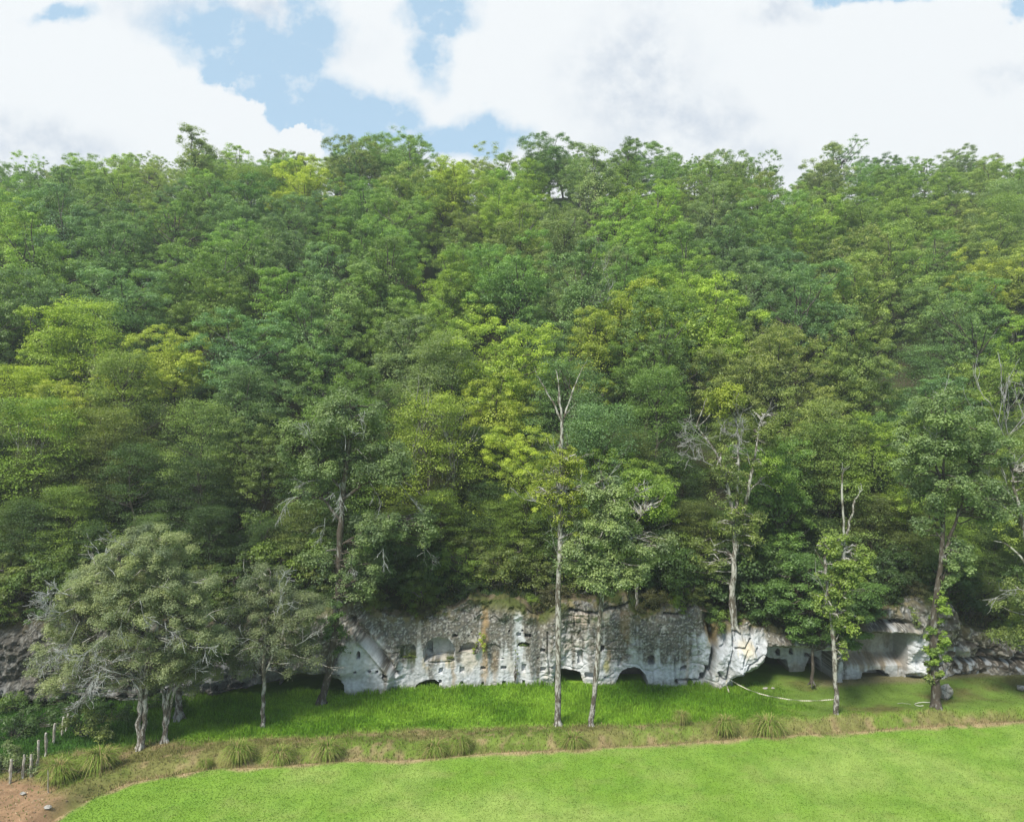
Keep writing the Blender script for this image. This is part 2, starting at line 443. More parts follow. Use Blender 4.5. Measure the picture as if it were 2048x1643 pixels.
def ground_color(x, y, seed=31):
    Z = zone(x, y)
    n1 = fbm(x * 0.5, y * 0.5, 0, 4, seed); n2 = fbm(x * 2.2, y * 2.2, 0, 3, seed + 5); n3 = fbm(x * 0.14, y * 0.2, 0, 3, seed + 9)
    def mixc(a, b, t): return a + (b - a) * t[..., None]
    mown = mixc(C_MOWN * 0.88, C_MOWN2, sstep(0.35, 0.68, n3 * 0.6 + n1 * 0.4)) * (0.84 + 0.32 * n2)[..., None]
    mown = mixc(mown, np.array([0.27, 0.27, 0.10]), sstep(0.56, 0.74, fbm(x * 1.1, y * 1.6, 0, 4, seed + 14)) * 0.2)
    mown = mixc(mown, np.array([0.10, 0.21, 0.03]), sstep(0.62, 0.72, vnoise(x * 1.7, y * 1.7, 0, seed + 15)) * 0.22)
    mid = mixc(C_MID * 0.8, np.array([0.20, 0.34, 0.035]), sstep(0.35, 0.65, n1)) * (0.8 + 0.4 * n2)[..., None]
    lawn = mixc(C_LAWN, np.array([0.11, 0.11, 0.035]), sstep(0.42, 0.72, n1)) * (0.75 + 0.5 * n2)[..., None]
    bank = mixc(C_BANK, np.array([0.12, 0.17, 0.03]), sstep(0.45, 0.62, n1))
    bank = mixc(bank, np.array([0.25, 0.19, 0.10]), sstep(0.56, 0.74, n2) * 0.8) * (0.75 + 0.5 * vnoise(x * 5, y * 5, 0, 3))[..., None]
    c = mid
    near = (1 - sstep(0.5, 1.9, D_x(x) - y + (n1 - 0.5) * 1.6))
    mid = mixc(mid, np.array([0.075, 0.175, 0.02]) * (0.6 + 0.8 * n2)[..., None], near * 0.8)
    mid = mixc(mid, np.array([0.19, 0.22, 0.06]), sstep(0.60, 0.74, fbm(x * 1.3, y * 1.3, 0, 3, seed + 40)) * 0.6)
    left = 1 - sstep(180, 420, Z['px'] + (n1 - .5) * 120)
    c = mixc(c, C_LEFT * (0.7 + 0.6 * n2)[..., None], left)
    c = mixc(c, lawn, Z['lawn']); c = mixc(c, bank, Z['bank'])
    c = mixc(c, mown, Z['mown'])
    # bare litter along the foot of the rock
    foot = (1 - sstep(0.0, 0.9, D_x(x) - y + (n1 - 0.5) * 0.8)) * sstep(1600, 1660, Z['px'])
    c = mixc(c, np.array([0.20, 0.16, 0.10]), foot * 0.75)
    c = mixc(c, C_STRAW * (0.75 + 0.5 * n2)[..., None], Z['strip'] * sstep(0.30, 0.46, n1 * 0.5 + n2 * 0.5))
    c = mixc(c, C_DIRT * (0.55 + 0.9 * fbm(x * 4, y * 4, 0, 4, seed + 21))[..., None], Z['dirt'])
    return c

def build_ground():
    ys = np.concatenate([[-140, -60, -20, 0, 8, 14, 18], np.arange(20, 46, 0.13), [48, 55, 70, 100, 160, 240]])
    xs = np.concatenate([[-240, -100, -60, -45], np.arange(-36, 36.1, 0.15), [45, 60, 100, 240]])
    X, Y = np.meshgrid(xs, ys)
    Z = np.where(Y > 3, ground_z(X, Y), 0)
    c = ground_color(X.ravel(), np.maximum(Y.ravel(), 8.0))
    ny, nx = X.shape
    i = np.arange(ny - 1)[:, None] * nx + np.arange(nx - 1)[None, :]
    q = np.stack([i, i + 1, i + nx + 1, i + nx], -1).reshape(-1, 4)
    me = mesh_np("ground", np.stack([X, Y, Z], -1).reshape(-1, 3), [q], SOIL, col=c, smooth=True)
    tag(obj("ground", me), kind="structure")
    # wooded hillside behind the rock
    ts = np.linspace(0, 1, 90); xs = np.linspace(-140, 140, 220)
    X = np.repeat(xs[None, :], 90, 0)
    Y0 = D_x(xs) + 0.9
    Y = Y0[None, :] + (150 - Y0)[None, :] * (ts[:, None] ** 1.3)
    Zh = hill_z(X, Y)
    n = fbm(X * 0.4, Y * 0.4, 0, 3, 8)
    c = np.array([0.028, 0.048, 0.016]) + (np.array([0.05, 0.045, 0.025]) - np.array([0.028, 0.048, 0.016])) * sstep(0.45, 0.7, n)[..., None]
    ny, nx = X.shape
    i = np.arange(ny - 1)[:, None] * nx + np.arange(nx - 1)[None, :]
    q = np.stack([i, i + 1, i + nx + 1, i + nx], -1).reshape(-1, 4)
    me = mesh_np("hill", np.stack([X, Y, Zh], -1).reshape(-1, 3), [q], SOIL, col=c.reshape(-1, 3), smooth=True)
    tag(obj("hill", me), kind="structure")
build_ground()

def build_haze():
    m = bpy.data.materials.new("haze"); m.use_nodes = True
    t = NT(m.node_tree); t.n.clear()
    v = t.new('ShaderNodeVolumePrincipled'); v.inputs['Color'].default_value = (0.86, 0.93, 0.95, 1); v.inputs['Density'].default_value = HAZE; v.inputs['Anisotropy'].default_value = 0.2
    o = t.new('ShaderNodeOutputMaterial'); t.l.new(v.outputs[0], o.inputs['Volume'])
    x, y0, y1, z0, z1 = 245, -145, 245, -1.6, 76
    P = np.array([(-x, y0, z0), (x, y0, z0), (x, y1, z0), (-x, y1, z0), (-x, y0, z1), (x, y0, z1), (x, y1, z1), (-x, y1, z1)])
    q = np.array([(0, 3, 2, 1), (4, 5, 6, 7), (0, 1, 5, 4), (1, 2, 6, 5), (2, 3, 7, 6), (3, 0, 4, 7)])
    tag(obj("haze", mesh_np("haze", P, [q], m)), kind="stuff")
if HAZE: build_haze()

# ------------------------------------------------------------------ grass (uncountable: stuff)
def blades(name, x, y, h, w, col, lean=0.35, seed=1, label=None, zf=None):
    r = np.random.default_rng(seed); n = len(x)
    z = (zf or ground_z)(x, y)
    a = r.random(n) * 2 * math.pi; b = r.random(n) * 2 * math.pi
    p = np.stack([x, y, z - 0.02], 1)
    s = np.stack([np.cos(a), np.sin(a), np.zeros(n)], 1) * (w * 0.5)[:, None]
    l = np.stack([np.cos(b), np.sin(b), np.zeros(n)], 1) * (h * lean * r.random(n))[:, None]
    mid = p + l * 0.35; mid[:, 2] += h * 0.6
    tip = p + l; tip[:, 2] += h * r.uniform(0.8, 1.0, n)
    v = np.stack([p - s, p + s, mid + s * 0.7, mid - s * 0.7, tip], 1).reshape(-1, 3)
    k = np.arange(n)[:, None] * 5
    q = k + np.array([[0, 1, 2, 3]]); t = k + np.array([[3, 2, 4]])
    c = np.repeat(col, 5, 0)
    me = mesh_np(name, v, [q, t], BLADE, col=c)
    o = obj(name, me); tag(o, label, "grass", kind="stuff")
    return o

def build_grass():
    r = np.random.default_rng(5)
    # tall meadow grass between the bank and the rock
    n = 270000
    y = r.uniform(28.5, 41.6, n); x = r.uniform(-1, 1, n) * (y * 0.72 + 1.2)
    Z = zone(x, y); keep = (y < D_x(x) + 0.25)
    pm = np.clip(Z['mid'] + 0.9 * Z['lawn'], 0, 1)
    keep &= r.random(n) < pm
    x, y = x[keep], y[keep]; Z = zone(x, y)
    fr = vnoise(x * 0.8, y * 0.8, 0, 9)
    h = (0.10 + 0.2 * fr * Z['mid']) * r.uniform(0.6, 1.25, len(x)) * (1 - 0.5 * Z['lawn'])
    near = 1 - sstep(0.2, 1.5, D_x(x) - y)
    h = h * (1 + 0.9 * near * Z['mid'] * vnoise(x * 1.3, y * 2, 0, 12)) * (0.75 + 0.5 * vnoise(x * 2.5, y * 2.5, 0, 13))
    c = ground_color(x, y) * r.uniform(0.75, 1.5, len(x))[:, None]
    blades("tall_grass", x, y, h, r.uniform(0.02, 0.045, len(x)), c, 0.4, 2, "tall bright green grass growing between the straw bank and the rock face")
    # straw and rough grass on the bank
    n = 70000
    y = r.uniform(28, 37, n); x = r.uniform(-1, 1, n) * (y * 0.72 + 1.2)
    Z = zone(x, y); keep = r.random(n) < np.clip(Z['bank'] * 0.9 + Z['strip'] * 0.35 - Z['dirt'], 0, 1)
    x, y = x[keep], y[keep]
    c = ground_color(x, y) * r.uniform(0.7, 1.5, len(x))[:, None]
    st = r.random(len(x)) < 0.3
    c[st] = np.array([0.33, 0.27, 0.135]) * r.uniform(0.6, 1.1, st.sum())[:, None]
    blades("dry_grass", x, y, r.uniform(0.06, 0.22, len(x)), r.uniform(0.015, 0.04, len(x)), c, 0.9, 3, "rough straw coloured grass on the bank beside the mown field")
    # short mown grass in front
    n = 230000
    y = 24.5 + 12 * r.random(n) ** 1.0; x = r.uniform(-1, 1, n) * (y * 0.72 + 1.2)
    Z = zone(x, y); keep = r.random(n) < Z['mown'] * 0.95
    x, y = x[keep], y[keep]
    c = ground_color(x, y) * r.uniform(0.9, 1.2, len(x))[:, None]
    blades("mown_grass", x, y, r.uniform(0.03, 0.075, len(x)), r.uniform(0.02, 0.05, len(x)), c, 1.0, 4, "short light green grass of the mown field in front")
    # dry grass hanging on the lip of the rock
    n = 26000
    x = r.uniform(-32, 32, n); t = r.random(n); y = D_x(x) + 0.9 + 2.4 * t
    c = np.array([0.17, 0.15, 0.06]) * r.uniform(0.5, 1.3, (n, 1)); k = r.random(n) < 0.45; c[k] = np.array([0.09, 0.14, 0.03]) * r.uniform(0.6, 1.2, (k.sum(), 1))
    blades("cliff_grass", x, y, r.uniform(0.08, 0.34, n), r.uniform(0.02, 0.05, n), c, 0.9, 6, "dry and green grass along the lip of the cliff", hill_z)
    # litter, clods and weeds on the bare soil
    n = 5200
    y = r.uniform(25.5, 31.5, n); x = r.uniform(-1, -0.5, n) * (y * 0.72 + 1.0)
    Z = zone(x, y); k = r.random(n) < Z['dirt'] * 0.8; x, y = x[k], y[k]; n = len(x); kk = r.random(n) < 0.55
    c = np.where(kk[:, None], np.array([[0.36, 0.28, 0.16]]), np.array([[0.12, 0.19, 0.04]])) * r.uniform(0.6, 1.3, (n, 1))
    blades("weeds", x, y, r.uniform(0.02, 0.12, n), r.uniform(0.02, 0.05, n), c, 1.6, 7, "straw litter and small weeds on the bare brown soil")
    n = 1500
    y = r.uniform(25.5, 31.5, n); x = r.uniform(-1, -0.55, n) * (y * 0.72 + 1.0)
    Z = zone(x, y); k = r.random(n) < np.clip(Z['dirt'] + 0.12 * Z['strip'], 0, 1); x, y = x[k], y[k]; n = len(x)
    sz = 0.012 + 0.05 * r.random(n) ** 4; o = np.array([(1, 0, 0), (0, 1, 0), (-1, 0, 0), (0, -1, 0), (0, 0, .8), (0, 0, -.8)])
    v = (np.stack([x, y, ground_z(x, y)], 1)[:, None, :] + o[None] * sz[:, None, None] * r.uniform(0.6, 1.4, (n, 6, 1))).reshape(-1, 3)
    f = (np.arange(n)[:, None, None] * 6 + np.array([(0, 1, 4), (1, 2, 4), (2, 3, 4), (3, 0, 4), (1, 0, 5), (2, 1, 5), (3, 2, 5), (0, 3, 5)])[None]).reshape(-1, 3)
    c = np.repeat(np.array([[0.30, 0.22, 0.14]]) * r.uniform(0.5, 1.5, (n, 1)), 6, 0)
    tag(obj("gravel", mesh_np("gravel", v, [f], STONE, col=c)), "clods and grit scattered over the bare brown soil", "gravel", kind="stuff")
build_grass()

# ------------------------------------------------------------------ the rock face with its carved rooms
# carved openings: (part name, outline in picture coordinates on the rock's front plane, depth m, dome)
OPEN = [
 ("arched_niche", [(848,1323),(847,1300),(853,1285),(865,1276),(880,1273),(896,1276),(906,1286),(910,1299),(908,1317),(893,1316),(880,1317),(865,1319)], 0.80, 0),
 ("shallow_niche", [(801,1316),(801,1296),(806,1289),(816,1287),(828,1289),(832,1296),(832,1316)], 0.24, 0),
 ("arched_niche", [(918,1302),(921,1292),(930,1286),(944,1284),(956,1289),(958,1302)], 0.6, 0),
 ("blind_arch", [(967,1302),(974,1289),(989,1286),(1002,1293),(1005,1303),(1004,1318),(970,1318)], 0.10, 0),
 ("carved_window", [(1033.5,1271.7),(1033.5,1263.7),(1042,1263.7),(1042,1271.7)], 0.24, 0),
 ("carved_window", [(1050,1271.7),(1050,1264.4),(1061.6,1264.4),(1061.6,1271.7)], 0.24, 0),
 ("ledge_recess", [(1035.5,1292),(1036,1286),(1047,1282.5),(1058,1283),(1058,1292)], 0.45, 0),
 ("carved_window", [(1081.7,1302),(1081.7,1293.6),(1090,1293.6),(1090,1302)], 0.24, 0),
 ("carved_window", [(1080,1340),(1081,1332),(1090.7,1331),(1090.7,1340.7)], 0.24, 0),
 ("carved_window", [(1043.5,1341.4),(1044.5,1326.6),(1052,1326.6),(1051,1341.4)], 0.24, 0),
 ("carved_window", [(877,1345.4),(879,1334),(886,1334),(885,1345.4)], 0.24, 0),
 ("carved_window", [(919.6,1343),(920.4,1332),(929,1332),(928,1343)], 0.2, 0),
 ("carved_slot", [(961,1338),(961,1332),(971,1332),(971,1338)], 0.30, 0),
 ("carved_slot", [(1002,1337),(1002,1330.7),(1012.7,1330.7),(1012.7,1337)], 0.30, 0),
 ("carved_slot", [(905.6,1272),(907,1267),(915,1267),(915,1272)], 0.30, 0),
 ("floor_hole", [(921.6,1366),(921.6,1360.5),(926,1360.5),(926,1366)], 0.4, 0),
 ("floor_hole", [(963.5,1369),(963.5,1364),(968,1364),(968,1369)], 0.4, 0),
 ("floor_hole", [(1005,1370),(1005,1361.5),(1010.4,1361.5),(1010.4,1370)], 0.4, 0),
 ("floor_hole", [(1045.8,1367.5),(1045.8,1358.8),(1049.8,1358.8),(1049.8,1367.5)], 0.4, 0),
 ("floor_hole", [(877,1366),(877,1359),(883,1359),(883,1366)], 0.4, 0),
 ("low_cave", [(829,1382),(834,1368),(848,1361),(862,1358.5),(872,1360),(877,1366),(878,1382)], 2.5, 0),
 ("peg_hole", [(941,1265),(941,1261.5),(944,1261.5),(944,1265)], 0.3, 0),
 ("peg_hole", [(936,1272.5),(936,1269.5),(939,1269.5),(939,1272.5)], 0.3, 0),
 ("peg_hole", [(1017.5,1262),(1017.5,1258.8),(1020.7,1258.8),(1020.7,1262)], 0.3, 0),
 ("peg_hole", [(1043.4,1262),(1043.4,1258.8),(1046.6,1258.8),(1046.6,1262)], 0.3, 0),
 ("peg_hole", [(1003.4,1318),(1003.4,1315),(1006.6,1315),(1006.6,1318)], 0.3, 0),
 ("peg_hole", [(1074.5,1316),(1074.5,1313),(1077.5,1313),(1077.5,1316)], 0.3, 0),
 ("tall_niche", [(1155.6,1328),(1155.6,1303),(1158,1299),(1164,1298),(1166.5,1302),(1166.3,1326),(1161,1328)], 0.32, 0),
 ("carved_window", [(1201.5,1301),(1201.5,1288),(1205,1288),(1208.5,1293),(1207,1299)], 0.5, 0),
 ("carved_window", [(1235.5,1331.3),(1236,1322),(1239,1315),(1244,1314),(1244,1331.3)], 0.24, 0),
 ("square_niche", [(1295.5,1325),(1295.5,1313),(1299,1308.6),(1306,1309),(1309,1325)], 0.45, 0),
 ("low_niche", [(1170,1354),(1170,1344),(1173,1342),(1188,1342),(1188,1354)], 0.30, 0),
 ("peg_hole", [(1207,1354),(1208,1351),(1213,1351),(1213,1354)], 0.3, 0),
 ("low_cave", [(1104,1382),(1110,1350),(1116,1341),(1128,1339),(1150,1342),(1161,1345),(1163,1356),(1172,1382)], 3.0, 0),
 ("arched_doorway", [(1227,1384),(1238,1354),(1246,1340),(1257,1334.5),(1270,1334),(1281,1337.5),(1290,1347),(1292.5,1360),(1292.5,1384)], 1.8, 0),
 ("carved_slot", [(1358.5,1336),(1360,1331),(1365,1328.5),(1372,1329),(1372,1336)], 0.35, 0),
 ("dark_hole", [(1409,1328),(1418,1330),(1411,1345),(1408,1358),(1397,1358),(1399,1344),(1406,1342)], 1.2, 0),
 ("floor_hole", [(1373,1365),(1375,1357),(1384,1358),(1384,1365)], 0.5, 0),
 ("floor_hole", [(1349,1365),(1349,1358),(1355,1358),(1355,1365)], 0.5, 0),
 ("carved_window", [(719.5,1306),(719.5,1296),(722,1292),(726,1294),(726,1307)], 0.35, 0),
 ("peg_hole", [(685.5,1335),(685.5,1332),(688.5,1332),(688.5,1335)], 0.3, 0),
 ("peg_hole", [(714,1335.5),(714,1331.5),(717.5,1331.5),(717.5,1335.5)], 0.3, 0),
 ("peg_hole", [(741,1335.5),(741,1331.5),(745,1331.5),(745,1335.5)], 0.3, 0),
 ("peg_hole", [(756.5,1337),(756.5,1333.5),(760,1333.5),(760,1337)], 0.3, 0),
 ("dark_hole", [(769,1347),(769,1339),(775,1340),(778,1346)], 0.8, 0),
 ("low_cave", [(540,1392),(575,1357),(600,1353),(624,1356),(648,1350),(668,1341),(684,1345),(692,1360),(695,1392)], 3.2, 0),
 ("low_cave", [(470,1402),(498,1372),(520,1364),(548,1362),(548,1402)], 2.2, 0),
 ("carved_window", [(426.5,1381),(426.5,1371),(430,1369),(435,1370),(435,1381)], 0.5, 0),
 ("carved_slot", [(456,1374),(462,1369),(476,1367),(488,1367),(484,1374),(470,1378),(458,1378)], 0.7, 0),
 ("carved_slot", [(424,1359),(432,1352),(454,1350),(456,1354),(440,1357),(432,1360)], 0.6, 0),
 # recessed room under the overhang (its own windows and cave are deeper than the room)
 ("low_cave", [(1498,1384),(1508,1349),(1533,1334),(1552,1332),(1565,1338),(1597,1341),(1600,1355),(1606,1384)], 4.6, 0),
 ("carved_window", [(1551,1327),(1551,1318),(1556,1318),(1556,1327)], 2.3, 0),
 ("carved_window", [(1576,1330),(1576,1322),(1580,1319),(1584,1320),(1584,1330)], 2.2, 0),
 ("carved_window", [(1604,1329),(1604,1317),(1608,1317),(1611,1329)], 2.3, 0),
 ("dark_hole", [(1635,1332),(1635,1326),(1646,1326),(1646,1332)], 2.0, 0),
 ("low_cave", [(1634,1380),(1640,1345),(1646,1333),(1656,1332),(1666,1340),(1668,1380)], 3.0, 0),
 ("low_arch", [(1727,1372),(1731,1349),(1742,1343.5),(1760,1342),(1772,1344),(1778,1351),(1779,1372)], 1.1, 0),
 ("floor_hole", [(1776,1358),(1778,1350),(1784,1352),(1786,1358)], 1.6, 0),
 ("peg_hole", [(1909,1333),(1909,1327),(1915,1327),(1915,1333)], 0.6, 0),
 ("peg_hole", [(1931,1318),(1933,1310),(1941,1310),(1940,1318)], 0.6, 0),
]

def build_cliff():
    us = np.arange(-405, 2450, 1.55)
    zs = np.arange(-0.5, 6.9, 0.043)
    nU, nZ = len(us), len(zs)
    U = np.repeat(us[None, :], nZ, 0)
    D = np.repeat(D_px(us)[None, :], nZ, 0)
    Z = np.repeat(zs[:, None], nU, 1)
    Xw = (U - 1024) / F * D
    PX = U; ROW = HZ + (CH - Z) / D * F
    zt = np.repeat(ztop_px(us)[None, :], nZ, 0) + (fbm(Xw * 1.3, 0.5, 0, 4, 40) - 0.5) * 0.7
    off = np.zeros_like(U)
    # where the wall was dressed smooth by hand
    smooth = np.maximum(sstep(785, 830, PX) * (1 - sstep(1075, 1110, PX)) * sstep(1232, 1250, ROW), 0.6 * sstep(1225, 1245, ROW) * sstep(1120, 1180, PX) * (1 - sstep(1370, 1400, PX)))
    smooth = np.maximum(smooth, sstep(690, 710, PX) * (1 - sstep(770, 790, PX)) * sstep(1262, 1285, ROW) * 0.9)
    rough = 1 - 0.85 * smooth
    wild = np.maximum(sstep(1790, 1850, PX), 1 - sstep(560, 680, PX)); wild = np.maximum(wild, 1 - sstep(1200, 1240, ROW))
    n1 = fbm(Xw * 0.55, Z * 0.5, 0, 3, 50) - 0.5; n2 = fbm(Xw * 1.6, Z * 1.3, 2, 3, 51) - 0.5; n3 = fbm(Xw * 5, Z * 5, 4, 3, 52) - 0.5
    rid = np.abs(fbm(Xw * 1.1, Z * 1.5, 7, 4, 53) - 0.5)
    wr = sstep(1860, 1900, PX); n1 = n1 * (1 - 0.6 * wr); n3 = n3 * (1 + 0.3 * wild)
    off -= (n1 * 0.75 + n2 * 0.38) * (rough - 0.07) * (1 + 1.2 * wild) + n3 * (0.03 + 0.17 * (rough - 0.1)) + (0.16 - rid) * 0.9 * wild
    off += 0.16 * (fbm(Xw * 2.2, Z * 0.35, 1, 3, 54) - 0.5) + 0.07 * (fbm(Xw * 9, Z * 7, 2, 2, 57) - 0.5) * (1 - 0.5 * smooth)
    off += 0.10 * sstep(0.05, 0.0, np.abs(fbm(Xw * 0.5 + 0.2 * Z, Z * 1.1 - 0.15 * Xw, 3, 3, 58) - 0.5)) * rough * (1 - 0.8 * wild)
    # general batter: the head of the rock leans back
    off += 0.16 * np.maximum(Z - zt + 1.3, 0) ** 2
    # undulation of the wall in plan: ribs between px 690 and 1450
    def ridge(cx, w, a): return -a * np.exp(-((PX - cx) / w) ** 2)
    off += ridge(1062, 14, 0.22) + ridge(1105, 16, 0.30) + ridge(905, 10, 0.08) + ridge(790, 16, 0.12) + ridge(1185, 30, 0.18) + ridge(1310, 60, 0.15)
    # left: bulging overhang 560..690
    bul = np.exp(-((PX - 640) / 62) ** 2) * sstep(1352, 1330, ROW) * sstep(1205, 1260, ROW)
    off -= 1.0 * bul
    und = sstep(0, 14, ROW - pl(PX, [(-300, 1396), (120, 1392), (250, 1388), (330, 1392), (420, 1390), (500, 1372), (560, 1352), (600, 1346), (622, 1351), (650, 1345), (668, 1338), (690, 1500), (3000, 1500)]))
    off += 1.0 * und
    # left triangular block 660..790 in front of a diagonal cleft
    tri = sd_poly(PX, ROW, [(672, 1400), (668, 1335), (700, 1262), (714, 1250), (788, 1342), (775, 1400)])
    off -= 0.55 * sstep(6, -6, tri)
    off -= 0.0
    cleft = sd_line(PX, ROW, [(706, 1238), (716, 1252), (752, 1294), (772, 1318), (792, 1341)])
    off += 0.55 * np.exp(-(cleft / 4.5) ** 2)
    slab = sd_line(PX, ROW, [(720, 1248), (758, 1293), (785, 1326)])
    off -= 0.28 * np.exp(-((slab - 10) / 6) ** 2) * (PX > 720)
    # beds and cracks
    def crack(pts, a, w): return a * np.exp(-(sd_line(PX, ROW, pts) / w) ** 2)
    off += crack([(1140, 1217), (1168, 1222), (1200, 1221), (1235, 1217), (1258, 1208)], 0.45, 2.6)
    off += crack([(1045, 1206), (1060, 1222), (1076, 1230)], 0.5, 2.8)
    off += crack([(1330, 1228), (1352, 1230), (1372, 1224), (1392, 1212)], 0.4, 2.4)
    off += crack([(1424, 1250), (1428, 1285), (1423, 1312), (1419, 1338)], 0.85, 4.0)
    off += crack([(1095, 1262), (1096, 1310), (1099, 1345)], 0.25, 2.0)
    off += crack([(1100, 1332), (1112, 1330)], 0.2, 1.8)
    off += crack([(862, 1316), (885, 1313), (908, 1318)], 0.15, 1.8) + crack([(850, 1323), (872, 1325), (905, 1321)], 0.12, 1.5)
    off += crack([(1245, 1298), (1215, 1297), (1190, 1299)], 0.1, 1.5)
    off += crack([(1148, 1225), (1149, 1250)], 0.12, 1.6) + crack([(1178, 1223), (1178, 1248)], 0.12, 1.6)
    off += crack([(1348, 1312), (1349, 1360)], 0.12, 1.5) + crack([(1352, 1357), (1400, 1357)], 0.3, 1.8)
    gully = sd_poly(PX, ROW, [(1408, 1225), (1452, 1235), (1448, 1262), (1430, 1290), (1418, 1278), (1409, 1250)])
    off += 0.7 * sstep(5, -8, gully)
    # split buttress and tilted boulder
    but = sd_poly(PX, ROW, [(1428, 1300), (1440, 1292), (1452, 1262), (1462, 1250), (1475, 1330), (1462, 1352), (1452, 1375), (1415, 1380), (1414, 1345)])
    off -= 0.55 * sstep(7, -12, but)
    off += crack([(1431, 1336), (1440, 1350), (1448, 1352), (1452, 1320), (1462, 1283), (1466, 1250)], 0.25, 1.7)
    off += crack([(1438, 1290), (1446, 1285), (1450, 1262)], 0.25, 2.0)
    bou = sd_poly(PX, ROW, [(1459, 1347), (1463, 1290), (1478, 1268), (1497, 1279), (1512, 1292), (1533, 1284), (1534, 1300), (1525, 1318), (1512, 1326), (1487, 1340)])
    off -= 0.95 * sstep(8, -16, bou)
    off += crack([(1465, 1290), (1482, 1287), (1500, 1277)], 0.4, 2.2) + crack([(1503, 1294), (1512, 1293)], 0.3, 2.2) + crack([(1504, 1255), (1505, 1270)], 0.4, 3.0)
    off += crack([(1480, 1335), (1490, 1318), (1505, 1305), (1528, 1300)], 0.2, 2.0) + crack([(1475, 1318), (1482, 1300), (1488, 1290)], 0.16, 2.0)
    part = np.full(U.shape, -1)
    # room under the overhanging roof
    room = sd_poly(PX, ROW, [(1533, 1293), (1549, 1290), (1582, 1297), (1640, 1299), (1672, 1300), (1672, 1385), (1468, 1385), (1463, 1353), (1488, 1343), (1514, 1331), (1526, 1320)])
    off = np.where(room < 0, off * 0.5 + 1.75 * sstep(0.5, -3, room), off)
    off -= 0.5 * np.exp(-((room - 8) / 9) ** 2) * (room > 0) * sstep(1300, 1285, ROW) * sstep(1535, 1555, PX)
    lump = sd_poly(PX, ROW, [(1470, 1366), (1480, 1350), (1496, 1341), (1512, 1337), (1508, 1352), (1500, 1368)])
    off = off - 0.9 * sstep(3, -6, lump)
    lh = sd_poly(PX, ROW, [(1491, 1354), (1494, 1348), (1498, 1353), (1497, 1356)]); off += 0.5 * sstep(0.8, -0.8, lh)
    # rock-cut hall on the right, with a bench across it
    hall = sd_poly(PX, ROW, [(1684, 1268), (1752, 1265), (1790, 1264), (1815, 1266), (1814, 1318), (1814, 1380), (1684, 1380)])
    hd = np.where(ROW < 1317, 1.35, lerp(1.35, 0.35, sstep(1316, 1335, ROW)))
    off = np.where(hall < 0, off * 0.35 + hd * sstep(0.5, -2.5, hall), off)
    off -= 0.55 * np.exp(-((ROW - 1257) / 6) ** 2) * sstep(1690, 1720, PX) * (1 - sstep(1820, 1840, PX))
    off += 0.7 * np.exp(-((ROW - 1245) / 5) ** 2) * sstep(1740, 1765, PX) * (1 - sstep(1808, 1822, PX))
    pil = sd_poly(PX, ROW, [(1815, 1265), (1858, 1262), (1862, 1345), (1815, 1345)]); off -= 0.35 * sstep(6, -8, pil)
    kn = np.hypot((PX - 1835) / 20, (ROW - 1340) / 20); off -= 0.5 * sstep(1.1, 0.3, kn)
    outc = np.hypot((PX - 1870) / 62, (ROW - 1240) / 62); off -= 0.7 * sstep(1.15, 0.2, outc)
    off += 0.75 * np.exp(-((ROW - pl(PX, [(1870, 1321), (1960, 1319), (2048, 1323), (2300, 1326)])) / 4.0) ** 2) * sstep(1880, 1900, PX)
    dk = fbm(Xw * 1.0, Z * 1.6, 9, 3, 60); off += 0.9 * sstep(0.5, 0.66, dk) * sstep(1890, 1950, PX) * (1 - sstep(1312, 1320, ROW)) * sstep(1275, 1290, ROW)
    # carved openings
    for i, (nm, poly, dep, dome) in enumerate(OPEN):
        p = np.array(poly); x0, y0 = p.min(0) - 6; x1, y1 = p.max(0) + 6
        m = (PX > x0) & (PX < x1) & (ROW > y0) & (ROW < y1)
        if not m.any(): continue
        jx = (fbm(Xw[m] * 6, Z[m] * 6, i, 2, 70) - 0.5) * 2.0
        sd = sd_poly(PX[m] + jx, ROW[m] + jx * 0.6, poly)
        if dome:
            cen = p.mean(0); sz = (p.max(0) - p.min(0)) / 2
            q = np.clip(1 - (((PX[m] - cen[0]) / sz[0]) ** 2 * 0.8 + ((ROW[m] - p[:, 1].max()) / (2 * sz[1])) ** 2 * 0.9), 0.12, 1) ** 0.6
            dd = dep * q * sstep(0.4, -2.0, sd)
        else:
            dd = dep * sstep(0.5, -0.9, sd)
        o = off[m]; tgt = dd + (o * 0.4 if dep < 1.5 else 0)
        ins = sd < 0.5
        off[m] = np.where(ins & (tgt > o - 0.02), np.maximum(tgt, np.where(dep > 1.5, o, -9)), np.where(ins, o + dd, o))
        pm = part[m]; pm[sd < 0.2] = i; part[m] = pm
    # small alcove inside the large niche
    a2 = sd_poly(PX, ROW, [(851, 1308), (851, 1292), (857, 1289), (862, 1294), (861, 1308), (863, 1315), (857, 1310)]); off += 0.35 * sstep(0.8, -1, a2)
    # top: fold the sheet back into the slope
    over = np.maximum(Z - zt, 0)
    Zn = np.where(over > 0, zt + over * 0.25, Z)
    Y = D + off * np.where(over > 0, np.exp(-over * 1.5), 1) + over * 1.4
    X = Xw
    # ---------------------------------------------------------------- colour of the stone
    def mixc(a, b, t): return a + (np.asarray(b) - a) * np.clip(t, 0, 1)[..., None]
    f1 = fbm(Xw * 0.8, Z * 0.7, 0, 4, 80); f2 = fbm(Xw * 3.5, Z * 3.2, 0, 4, 81); f3 = vnoise(Xw * 11, Z * 11, 0, 82); f4 = fbm(Xw * 7, Z * 7, 3, 3, 88)
    sk = fbm(Xw * 2.4, Z * 0.16, 0, 4, 83); sk2 = fbm(Xw * 6.5, Z * 0.22, 0, 3, 84)
    c = np.zeros(U.shape + (3,)) + np.array([0.47, 0.48, 0.485])
